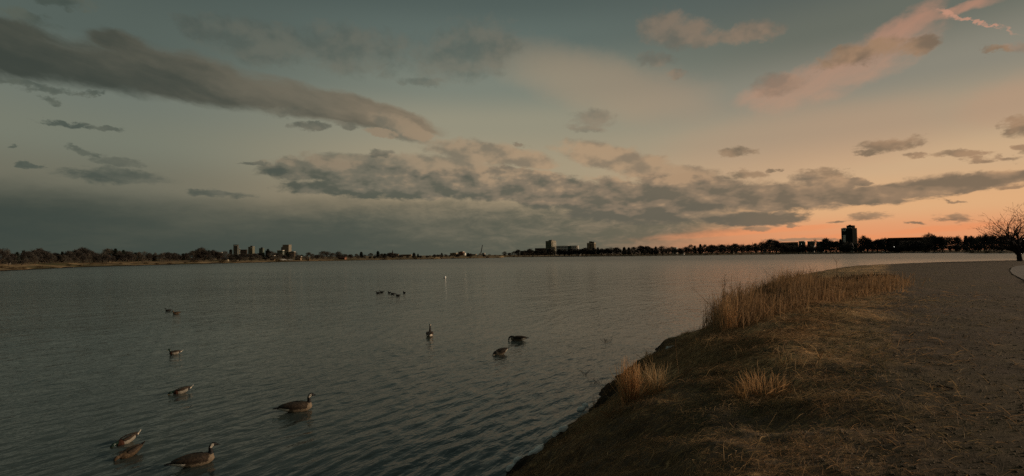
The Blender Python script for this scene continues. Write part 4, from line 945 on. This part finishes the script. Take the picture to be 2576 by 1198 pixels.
n2 = n; i2 = rs.randint(0, n, n2); f = rs.uniform(.2, .8, n2)[:, None]; lb = base[i2]+(tip[i2]-base[i2])*f                  # leaves bent off the stalks
t2 = rs.rand(n2)*6.283; l2 = rs.uniform(.25, .6, n2); lt = lb+np.stack([np.cos(t2)*l2*.6, np.sin(t2)*l2*.6, l2*rs.uniform(-.5, .6, n2)], 1)
V2, F2 = blades(lb, lt, .012*(1+.012*dd[i2]), np.stack([0*t2, 0*t2, l2*.22], 1), 6)
tag(link('reed_bed', mesh_np('reed_bed', np.concatenate([V, V2]), np.concatenate([F, F2+len(V)]), [straw_mat('reed_straw', (186, 150, 108), (92, 74, 56), (132, 106, 78), .45)])), 'bed of tall dry tan reeds along the water', 'reeds', None, 'stuff')

# countable tufts, stalks and twigs
TUFT = straw_mat('tuft_straw', (236, 190, 134), (160, 124, 86), (206, 160, 110), .8)
def tuft(px, py, hpx, wpx, n, label, lean=.35, seed=0, droop=.12, nm='grass_tuft', m_=None, inner=.3):
    p = ground_hit(px, py); k = p.y/FPX; h, w = hpx*k, wpx*k; rs = np.random.RandomState(300+seed)
    a = rs.rand(n)*6.283; q = np.sqrt(rs.rand(n))*w*inner
    base = np.stack([q*np.cos(a), q*np.sin(a), 0*a-.02], 1); hh = h*rs.uniform(.45, 1.0, n); ln = np.abs(rs.randn(n))*lean*w*.6
    b2 = a+rs.randn(n)*.6; tip = base+np.stack([np.cos(b2)*ln, np.sin(b2)*ln, hh-ln*droop*2], 1)
    base[:, 2] = [gz(p.x+u, p.y+v)-p.z-.03 for u, v in base[:, :2]]
    V, F = blades(base, tip, rs.uniform(.5, 1.1, n)*k*1.7, np.stack([rs.randn(n)*hh*.06, rs.randn(n)*hh*.06, hh*.10], 1), seed)
    return tag(link(nm, mesh_np(nm, V, F, [m_ or TUFT]), None, p), label, 'grass' if nm == 'grass_tuft' else 'plant')
tuft(1585, 1014, 122, 58, 260, 'tall bright golden tuft standing at the water edge', .55, 1, .22)
tuft(1645, 985, 92, 74, 170, 'paler leaning tuft just right of the tall golden one', .8, 2, .25, m_=straw_mat('pale_straw', (226, 194, 146), (160, 132, 94), (196, 164, 118), .8))
tuft(1560, 1040, 55, 110, 110, 'drooping dark brown grass hanging over the bank below the golden tuft', .8, 3, .8, m_=straw_mat('brown_straw', (150, 114, 74), (92, 70, 48), (124, 94, 62), .8))
tuft(1925, 988, 70, 108, 230, 'rounded orange-tan grass clump alone on the open bank', .8, 4, .28, inner=.42)
tuft(1868, 1000, 48, 40, 40, 'thin brown wisps left of the rounded orange-tan clump', .5, 5, m_=MATS.get('x') or straw_mat('wisp_straw', (180, 144, 96), (130, 102, 68), (154, 122, 82), .8))
tuft(1835, 832, 110, 60, 60, 'upright pale stalk cluster at the near corner of the reed bed', .35, 6)
tuft(1640, 905, 30, 46, 40, 'small rust-brown tuft beside the muddy cove', .6, 7)
tuft(1972, 912, 30, 90, 60, 'sprawling pale grass above the rounded clump', .9, 8, .5, m_=MATS.get('x') or straw_mat('sprawl_straw', (190, 158, 108), (134, 108, 72), (160, 130, 86), .8))
tuft(2260, 735, 26, 80, 90, 'bent straw tuft at the right end of the reed bed', .8, 9, .6)
tuft(1208, 1197, 24, 24, 14, 'tiny pale tuft sticking up from the water at the bottom edge', .6, 10)
BRST = bpy.data.materials['brown_straw']
tuft(1510, 1018, 34, 60, 90, 'dark drooping fringe of grass at the top of the eroded bank edge', .9, 21, .9, m_=BRST)
tuft(1538, 985, 40, 50, 80, 'short brown tuft between the golden tuft and the water', .8, 22, .7, m_=BRST)
tuft(1612, 935, 34, 44, 70, 'low brown tuft just left of the muddy cove', .8, 23, .6, m_=BRST)
tuft(1765, 862, 30, 60, 80, 'reddish brown matted tuft on the near side of the reed corner', .9, 24, .6)
tuft(1700, 1010, 30, 70, 80, 'flattened brown tuft behind the pale leaning one', 1.0, 25, .8, m_=BRST)
tuft(2070, 900, 26, 60, 60, 'low grey-brown tuft at the foot of the short upright stalk', .9, 26, .6, m_=BRST)
STALK = mat('dry_stalk', L(150, 120, 82), .85, .2, 3)
def stalk(pts, rpx, label, nm='dry_stalk', base=None, twigs=0, m_=STALK, seed=0):
    """a bent dry stem through photo points (all at the depth of its foot)"""
    p = base or ground_hit(*pts[0]); k = p.y/FPX; rr = random.Random(seed)
    q = [atdist(px, py, p.y+.10*math.sin(i*1.7))-p for i, (px, py) in enumerate(pts)]; q[0].z -= .04
    b = MB(); b.tube(q, [rpx*k*(1-.6*i/(len(q)-1)) for i in range(len(q))], 5)
    for i in range(twigs):
        s0 = rr.uniform(.3, .95)*(len(q)-1); j = int(s0); o = q[j]+(q[min(j+1, len(q)-1)]-q[j])*(s0-j)
        v = Vector((rr.gauss(0, 1), rr.gauss(0, .6), rr.uniform(.4, 1.3))).normalized()*rr.uniform(8, 20)*k
        b.tube([o, o+v*.5, o+v+Vector((0, 0, 3*k))], [rpx*k*.5, rpx*k*.4, rpx*k*.25], 4)
    return tag(b.build(nm, m_, None, p), label, 'plant' if nm != 'stick' else 'stick')
stalk([(1987, 958), (1984, 905), (1972, 862), (1958, 805)], 1.0, 'long thin kinked stalk rising from the open bank')
stalk([(2058, 955), (2060, 910), (2066, 868)], .8, 'short upright stalk right of the long kinked one', twigs=4)
stalk([(1712, 962), (1704, 920), (1700, 870), (1699, 852)], .8, 'single tall dry stalk at the muddy cove')
stalk([(2105, 728), (2104, 700), (2106, 676), (2103, 652)], .7, 'slim twig rising above the right part of the reeds', twigs=3)
stalk([(1818, 738+20), (1822, 730), (1823, 705), (1824, 690)], .7, 'leafless twiggy weed sticking out of the reeds', twigs=12, seed=4)
stalk([(1682, 925), (1700, 915), (1720, 900), (1735, 888)], 1.0, 'pale broken reed leaning on the bank by the cove', base=ground_hit(1682, 925))
DARKTW = mat('dark_twig', L(54, 44, 36), .9, .2, 3)
def water_twig(px, py, label, n, wpx, hpx, seed):
    p = onplane(px, py, -.03); k = p.y/FPX; rr = random.Random(seed); b = MB()
    for i in range(n):
        o = Vector((rr.uniform(-.5, .5)*wpx*k, rr.uniform(-.1, .1), 0)); v = Vector((rr.gauss(0, .8)*hpx*k, 0, rr.uniform(.3, 1)*hpx*k))
        b.tube([o, o+v*.6+Vector((0, 0, .02)), o+v], [.8*k*.6, .7*k*.5, .3*k], 4)
    return tag(b.build('water_twig', DARKTW, None, p), label, 'twig')
water_twig(1527, 862, 'small rusty twig bunch standing in the water off the cove', 12, 18, 12, 1)
water_twig(1500, 968, 'broken weed stems in the water left of the golden tuft', 12, 30, 16, 2)
water_twig(1475, 905+40, 'sparse dark stems in the water beside the bank', 5, 16, 18, 3)
def stick(p0, p1, rpx, label, m_, bend=0):
    a, c = ground_hit(*p0), ground_hit(*p1); k = a.y/FPX; md = (a+c)/2+Vector((bend*k, 0, .02)); md.z = gz(md.x, md.y)+.02
    b = MB(); b.tube([Vector((0, 0, .012)), md-a, c-a+Vector((0, 0, .012))], [rpx*k, rpx*k*.9, rpx*k*.5], 5)
    return tag(b.build('stick', m_, None, a), label, 'stick')
stick((2356, 974), (2400, 981), 1.8, 'dark stick lying on the bare ground at the right', DARKTW)
stick((1627, 1178), (1644, 1132), 1.4, 'curved pale stem lying on the dark soil near the viewer', STALK, 9)
stick((1445, 1196), (1458, 1172), 1.2, 'short pale stem at the bottom edge of the bank', STALK, 2)
stick((1480, 1012+60), (1500, 1062), 1.0, 'thin stem on the mud below the drooping grass', STALK, 2)
stick((2140, 1012), (2160, 1004), 1.2, 'short dark twig on the turf right of the round clump', DARKTW)
stick((2380, 1083), (2395, 1092), 1.8, 'stubby dark twig on the ground near the right corner', DARKTW)
# pale ice scraps along the waterline
ICE = mat('old_ice', L(232, 230, 216), .6, .12, 14, bump=.6)
def scrap(px, py, lpx, wpx, rot, label, seed):
    p = ground_hit(px, py); p.z = max(p.z, 0)+.035; k = p.y/FPX; rr = random.Random(seed); n = 14; b = MB(); top = []; bot = []
    for i in range(n):
        a = 6.283*i/n; q = rr.uniform(.6, 1.1); u, v = lpx*k*.75*q*math.cos(a), wpx*k*1.3*q*math.sin(a)
        c, s_ = math.cos(rot), math.sin(rot); X, Y = u*c-v*s_, u*s_+v*c
        bot.append((X, Y, -.05)); top.append((X*.85, Y*.85, .006+rr.uniform(0, .016)))
    V = bot+top+[(0, 0, .02)]; F = [(i, (i+1) % n, n+(i+1) % n, n+i) for i in range(n)]+[(n+i, n+(i+1) % n, 2*n) for i in range(n)]
    b.add(V, F); return tag(b.build('ice_scrap', ICE, None, p, smooth=True), label, 'ice')
scrap(1352, 1136, 66, 9, 1.0, 'longest white ice scrap at the waterline', 1)
scrap(1302, 1160, 30, 7, 1.0, 'grey-white ice scrap nearest the viewer, left of the longest one', 2)
scrap(1286, 1178, 24, 6, .9, 'small ice scrap at the bottom edge of the waterline', 3)
scrap(1400, 1092, 26, 8, .8, 'ice scrap with a dark gap between the longest one and the grassy bank', 4)
scrap(1418, 1081, 26, 6, .7, 'thin flat ice scrap pressed against the mud', 5)
scrap(1462, 1040, 22, 7, .8, 'white ice scrap below the drooping grass, lower of two', 6)
scrap(1472, 1028, 18, 7, .8, 'white ice scrap below the drooping grass, upper of two', 7)
scrap(1690, 875, 44, 3, .5, 'thin pale ice line inside the muddy cove', 8)
# dark low shrub behind the reeds
p = ground_hit(2165, 703); k = p.y/FPX; rsn = np.random.RandomState(9); n = 5200
a = rsn.rand(n)*6.283; q = np.sqrt(rsn.rand(n)); X = np.cos(a)*q*125*k; Y = np.sin(a)*q*60*k+X*.55; hz = 13*k*(.75+fbm(X*.5/k*.05, Y*0+2.0))*np.sqrt(np.maximum(0, 1-q**2))*rsn.rand(n)
B0 = np.stack([X, Y, ground_z(np.stack([X+p.x, Y+p.y], 1))-p.z+hz*.7], 1); B1 = B0+rsn.randn(n, 3)*3.2*k+np.array([0, 0, 2.0*k])
V, F = ribbons(B0, B1, 1.6*k, .6*k, 2)
tag(link('evergreen_shrub', mesh_np('evergreen_shrub', V, F, [mat('shrub_leaf', L(64, 62, 42), .9, .35, 1)]), None, p), 'long low dark olive shrub along the bank behind the reeds', 'shrub')
# buoy
p = onplane(1119, 700, 0); r = 3.5*p.y/FPX; b = MB()
prof = [(-.9, .2), (-.6, .75), (0, 1), (.5, .86), (.85, .5), (.98, .16)]
b.tube([(0, 0, r*z) for z, q in prof], [r*q for z, q in prof], 14); t = thing('buoy', 'single white round buoy floating on the open lake', 'buoy', (p.x, p.y, .1))
b.build('float', mat('buoy_white', L(244, 242, 234), .5, .02, 2), t, smooth=True); b = MB(); b.tube([(0, 0, r*.95), (0, 0, r*1.1)], r*.14, 8); b.build('ring', GREYC, t)

# pebbles and crumbs on the trodden strip
rsn = np.random.RandomState(31); N = 5200; r = 2.8*(26/2.8)**rsn.rand(N); a = R_(20)+rsn.rand(N)*R_(32); x, y = r*np.sin(a), r*np.cos(a)
k = (.79*x-.60*y > -.9+rsn.randn(N)*.5) | (rsn.rand(N) < .12); x, y, r = x[k], y[k], r[k]; n = len(x); z = ground_z(np.stack([x, y], 1)); q = rsn.uniform(.004, .013, n)*(1+.05*r)
oc = np.array([(1,0,0),(0,1,0),(-1,0,0),(0,-1,0),(0,0,.7),(0,0,-.4)], float); V = (np.stack([x, y, z+q*.15], 1)[:, None, :]+oc[None]*q[:, None, None]*(.7+.6*rsn.rand(n, 6, 1))).reshape(-1, 3)
f8 = np.array([(0,1,4),(1,2,4),(2,3,4),(3,0,4),(1,0,5),(2,1,5),(3,2,5),(0,3,5)]); F = (np.arange(n)[:, None, None]*6+f8[None]).reshape(-1, 3)
tag(link('pebbles', mesh_np('pebbles', V, F, [straw_mat('pebble_stone', (170, 156, 134), (58, 50, 42), (110, 98, 82), 3.0)])), 'small stones and crumbs of earth on the trodden strip', 'pebbles', None, 'stuff')
# ------------------------------------------------------------------ geese and ducks: one continuous body surface each
def loft(bm, pts, rad, n=16, squash=1.0):
    """closed sleeve through pts; rad = (across, up) half-sizes"""
    rings = []
    for i, p in enumerate(pts):
        p = Vector(p); t = (Vector(pts[min(i+1, len(pts)-1)])-Vector(pts[max(i-1, 0)])).normalized()
        sd_ = Vector((0, 1, 0)); upv = sd_.cross(t)*-1
        if upv.length < .1: upv = Vector((0, 0, 1))
        upv.normalize()
        rings.append([bm.verts.new(p+sd_*rad[i][0]*math.cos(6.283185*k/n)+upv*rad[i][1]*math.sin(6.283185*k/n)) for k in range(n)])
    for a, b in zip(rings[:-1], rings[1:]):
        for k in range(n): bm.faces.new((a[k], a[(k+1) % n], b[(k+1) % n], b[k]))
    bm.faces.new(rings[0][::-1]); bm.faces.new(rings[-1])
def fused(name, parts, voxel):
    bm = bmesh.new()
    for pts, rad in parts: loft(bm, pts, rad)
    bmesh.ops.recalc_face_normals(bm, faces=bm.faces)
    me = bpy.data.meshes.new(name); bm.to_mesh(me); bm.free()
    o = bpy.data.objects.new(name, me); COL.objects.link(o)
    m1 = o.modifiers.new('remesh', 'REMESH'); m1.mode = 'VOXEL'; m1.voxel_size = voxel
    m2 = o.modifiers.new('smooth', 'SMOOTH'); m2.iterations = 4; m2.factor = .5
    bpy.context.view_layer.update()
    out = bpy.data.meshes.new_from_object(o.evaluated_get(bpy.context.evaluated_depsgraph_get()))
    bpy.data.objects.remove(o); out.name = name
    return out
BLACK = mat('black_feathers', L(30, 29, 28), .6, .2, 20)
BROWN = mat('brown_feathers', L(52, 43, 34), .8, .4, 22, c2=L(76, 63, 48))
DKBROWN = mat('dark_wing_feathers', L(44, 37, 30), .8, .45, 26, c2=L(68, 56, 43))
PALE = mat('pale_breast', L(150, 132, 108), .8, .15, 16)
WHITEF = mat('white_feathers', L(226, 214, 192), .8, .06, 16)
GREYF = mat('grey_flank', L(150, 142, 126), .8, .12, 24)
GREENF = mat('green_head', L(28, 52, 40), .4, .2, 16, spec=.5)
BILLY = mat('yellow_bill', L(150, 128, 50), .5, .1, 20)
BILLK = mat('black_bill', L(24, 24, 23), .5, .1, 20)
HENF = mat('hen_feathers', L(70, 56, 42), .8, .4, 30, c2=L(96, 78, 56)); DARKF = mat('dark_duck_feathers', L(40, 37, 34), .8, .25, 20)
EYE = mat('bird_eye', L(12, 12, 12), .2, 0, 5, spec=.6)
CHEST = mat('chestnut_breast', L(84, 52, 36), .8, .2, 18)
def paint(me, mats, rule):
    me.materials.clear()
    for q in mats: me.materials.append(q)
    co = np.empty(len(me.polygons)*3); me.polygons.foreach_get('center', co); co = co.reshape(-1, 3)
    me.polygons.foreach_set('material_index', rule(co).astype(np.int32)); me.polygons.foreach_set('use_smooth', np.ones(len(me.polygons), bool)); me.update()
def seg_dist(co, chain):
    best = np.full(len(co), 9.0)
    for a, b in zip(chain[:-1], chain[1:]):
        a, b = np.array(a), np.array(b); d = b-a; t = np.clip(((co-a)@d)/(d@d), 0, 1); best = np.minimum(best, np.linalg.norm(co-a-t[:, None]*d, axis=1))
    return best
# bird frame: +x is forwards, z = 0 is the water surface
def goose_body(pose):
    body = ([(-.44,0,.100),(-.36,0,.098),(-.24,0,.088),(-.08,0,.072),(.08,0,.066),(.20,0,.070),(.28,0,.082),(.325,0,.096)], [(.02,.012),(.06,.042),(.115,.085),(.155,.122),(.160,.126),(.140,.114),(.10,.088),(.05,.05)])
    if pose == 'up':
        neck = [(.22,0,.115),(.272,0,.16),(.265,0,.215),(.256,0,.265),(.272,0,.305),(.305,0,.318)]; head = [(.262,0,.312),(.298,0,.325),(.342,0,.320),(.378,0,.308)]; bill = [(.368,0,.308),(.40,0,.301),(.436,0,.292)]
    elif pose == 'back':
        neck = [(.20,0,.13),(.255,0,.20),(.262,0,.29),(.258,0,.37),(.268,0,.43),(.285,0,.45)]; head = [(.245,0,.445),(.285,0,.46),(.33,0,.456),(.362,0,.44)]; bill = [(.352,0,.44),(.385,0,.433),(.42,0,.425)]
    else:                                                                    # feeding: neck arched forward, bill in the water
        neck = [(.22,0,.125),(.29,0,.155),(.345,0,.155),(.385,0,.125),(.405,0,.085),(.41,0,.05)]; head = [(.40,0,.085),(.412,0,.06),(.42,0,.025),(.422,0,-.005)]; bill = [(.42,0,.0),(.426,0,-.03),(.43,0,-.06)]
    nr = [(.075,.075),(.052,.055),(.037,.040),(.032,.034),(.034,.036),(.036,.036)]; hr = [(.030,.032),(.041,.045),(.036,.037),(.022,.022)]
    me = fused('body', [body, (neck, nr), (head, hr)], .0095)
    nk = neck[1:]+head
    e = np.array(head[1]); fw = np.array(head[3])-np.array(head[1]); fw /= np.linalg.norm(fw); upn = np.array([-fw[2], 0, fw[0]])
    def rule(co):
        x, y, z = co.T; m = np.zeros(len(co)); jit = np.random.RandomState(1).randn(len(co))*.012
        m[(x < -.27)] = 1                                                    # black rump and tail
        m[(x+jit < -.17) & (x > -.40) & (z+jit < .125)] = 3                          # white under the tail
        m[(x+jit > .215+.55*np.maximum(z-.09, 0)) & (z < .17)] = 2                                         # pale breast
        m[(z+jit < .045) & (x > -.2)] = 2
        nd = seg_dist(co, nk); m[(nd < .062) & (z > (.150 if pose != 'feed' else -1)) & (x > .2)] = 1
        if pose == 'feed': m[(nd < .06) & (x > .315)] = 1
        q = co-e; f_, u_ = q@fw, q@upn                                       # white chin strap
        m[(np.abs(y) > .012) & (f_ > -.034) & (f_ < .022) & (u_ < .020) & (u_ > -.06) & (nd < .062)] = 3
        return m
    paint(me, [BROWN, BLACK, PALE, WHITEF], rule)
    return me, head, bill
def wing_mesh(sgn, L0=.56, x0=-.40, zc=.15, yw=.118, h=.085):
    """folded wing lying on the flank"""
    n, k = 12, 6; V = []; F = []
    for i in range(n+1):
        u = i/n; x = x0+L0*u; hh = h*math.sin(math.pi*min(1, .10+.90*u)**.8)**.7; yb = yw*(.35+.75*math.sin(math.pi*(.15+.75*u)))
        for j in range(k+1):
            v = j/k; a = math.pi*(.08+.50*v); V.append((x, sgn*(yb*math.sin(math.pi/2*(1-v)+.25)*1.03+.006), zc-.045+hh*1.05*v*1.25))
        for j in range(k+1):
            pass
    m_ = k+1
    for i in range(n):
        for j in range(k): F.append((i*m_+j, i*m_+j+1, (i+1)*m_+j+1, (i+1)*m_+j) if sgn < 0 else (i*m_+j, (i+1)*m_+j, (i+1)*m_+j+1, i*m_+j+1))
    return V, F
def blob_part(nm, pts, rad, m_, parent, n=10):
    bm = bmesh.new(); loft(bm, pts, rad, n); bmesh.ops.recalc_face_normals(bm, faces=bm.faces)
    me = bpy.data.meshes.new(nm); bm.to_mesh(me); bm.free(); me.materials.append(m_); me.polygons.foreach_set('use_smooth', [True]*len(me.polygons))
    return link(nm, me, parent)
def eyes(head, parent, off, r=.0065):
    hp = Vector(head[1])+(Vector(head[2])-Vector(head[1]))*.35
    for s in (-1, 1):
        me = bpy.data.meshes.new('eye'); bm = bmesh.new(); bmesh.ops.create_uvsphere(bm, u_segments=8, v_segments=6, radius=r); bm.to_mesh(me); bm.free(); me.materials.append(EYE)
        link('eye', me, parent, (hp.x, s*off, hp.z+.010))
def place(t, px, py, heading, s, tilt=0.0):
    """heading: degrees, 0 = swimming to the right across the view, 90 = away"""
    p = onplane(px, py, 0.0); th = math.atan2(p.x, p.y); t.location = (p.x, p.y, 0.0)
    t.rotation_euler = (0, R_(tilt), R_(heading)-th); t.scale = (s, s, s)
def goose(label, px, py, heading, s, pose, tilt=0.0, drop=0.0):
    t = thing('goose', label, 'goose', group='geese on the lake'); me, head, bill = goose_body(pose); link('body', me, t)
    blob_part('bill', bill, [(.017,.018),(.013,.011),(.006,.004)], BILLK, t)
    for sg in (-1, 1):                                                        # folded wings: shells a little outside the flanks
        pts = [(-.40,sg*.035,.130),(-.30,sg*.075,.134),(-.16,sg*.108,.128),(0,sg*.122,.118),(.12,sg*.112,.114),(.19,sg*.09,.112)]
        blob_part('wing', pts, [(.018,.012),(.035,.032),(.045,.060),(.047,.074),(.042,.068),(.02,.03)], DKBROWN, t)
    blob_part('tail', [(-.40,0,.112),(-.47,0,.112),(-.52,0,.104)], [(.05,.02),(.06,.013),(.035,.005)], BLACK, t)
    eyes(head, t, .036)
    place(t, px, py, heading, s, tilt); t.location.z += .015-drop
    return t
goose('largest goose at the bottom edge, black neck raised and white cheek, swimming right', 491, 1170, 4, .82, 'up')
goose('goose with raised neck swimming right, above and right of the largest one', 747, 1034, 4, .94, 'up')
goose('goose seen from behind with its neck straight up, swimming away', 1081, 846, 86, .95, 'back')
goose('goose bending its neck to the water, rightmost of all the birds', 1303, 857, 176, .88, 'feed')
goose('goose dipping its head with its tail lifted, just below the rightmost goose', 1260, 891, 222, .82, 'feed', 9)
def duck_body(pose, kind):
    body = ([(-.24,0,.085),(-.18,0,.075),(-.09,0,.06),(.02,0,.05),(.11,0,.055),(.16,0,.07)], [(.012,.010),(.045,.035),(.082,.068),(.095,.082),(.078,.072),(.04,.045)])
    if pose == 'up': neck = [(.10,0,.08),(.14,0,.12),(.148,0,.16),(.16,0,.185)]; head = [(.125,0,.175),(.155,0,.19),(.19,0,.187),(.212,0,.178)]; bill = [(.205,0,.178),(.235,0,.170),(.262,0,.166)]
    else: neck = [(.10,0,.07),(.155,0,.085),(.19,0,.082),(.21,0,.075)]; head = [(.18,0,.088),(.215,0,.086),(.25,0,.068),(.27,0,.05)]; bill = [(.265,0,.054),(.29,0,.03),(.31,0,.006)]
    nr = [(.05,.05),(.034,.036),(.030,.030),(.03,.03)]; hr = [(.024,.026),(.035,.036),(.030,.030),(.018,.016)]
    me = fused('body', [body, (neck, nr), (head, hr)], .006)
    def rule(co):
        x, y, z = co.T; m = np.zeros(len(co)); nd = seg_dist(co, neck[1:]+head)
        if kind == 'drake':
            m[x > .07] = 2; m[x < -.15] = 3; m[(x < -.20)] = 4; m[(nd < .045) & (x > .1) & (z > .055)] = 1
        return m
    paint(me, [GREYF if kind == 'drake' else (HENF if kind == 'hen' else DARKF), GREENF, CHEST, BLACK, WHITEF], rule)
    return me, head, bill
DUCK = {}
def duck(label, px, py, heading, s, pose, kind, tilt=0.0, group='ducks on the near water', nm=None):
    key = (pose, kind)
    t = thing(nm or 'duck', label, 'duck', group=group)
    if key not in DUCK: DUCK[key] = duck_body(pose, kind)
    me, head, bill = DUCK[key]; link('body', me, t)
    blob_part('bill', bill, [(.013,.010),(.016,.005),(.012,.003)], BILLY if kind == 'drake' else BILLK, t)
    for sg in (-1, 1):
        blob_part('wing', [(-.22,sg*.02,.105),(-.14,sg*.045,.110),(-.04,sg*.062,.098),(.05,sg*.06,.088),(.09,sg*.045,.082)], [(.010,.008),(.022,.020),(.032,.040),(.030,.042),(.012,.016)], DKBROWN if kind != 'dark' else BLACK, t)
    blob_part('tail', [(-.20,0,.090),(-.25,0,.110),(-.285,0,.130)], [(.035,.012),(.032,.009),(.016,.004)], WHITEF if kind == 'drake' else DKBROWN, t)
    eyes(head, t, .031, .0045)
    place(t, px, py, heading, s, tilt); return t
duck('green-headed drake stretching its head low to the water, above the largest goose', 456, 989, 186, .98, 'low', 'drake', 7)
duck('dark-headed drake with raised pale tail at the lower left', 319, 1114, 205, .92, 'low', 'drake', 12)
duck('mottled brown duck with hidden head just below the lower-left drake', 328, 1146, 212, .92, 'low', 'hen', 10)
duck('drake with a pale flank sitting level on the water, alone at mid left', 439, 891, 176, .92, 'up', 'drake')
duck('small dark duck at the back of the pair far left', 423, 783, 170, .85, 'up', 'dark', group='pair of ducks far left')
duck('brown duck in front of the pair far left', 443, 790, 176, 1.0, 'up', 'hen', group='pair of ducks far left')
for px, py, lab, h in [(951, 738.5, 'dark duck at the left end of the small distant flock', 176), (960, 736.5, 'second dark duck from the left in the distant flock', 170), (979, 738, 'dark duck with upright head in the middle of the distant flock', 120), (988, 741, 'dark duck just behind the upright one in the distant flock', 178), (1001, 745, 'dark duck closest to the viewer in the distant flock', 176), (1017, 738, 'dark duck at the right end of the distant flock, upright', 118)]:
    duck(lab, px, py, h, 1.0, 'up', 'dark', group='small flock of distant ducks')
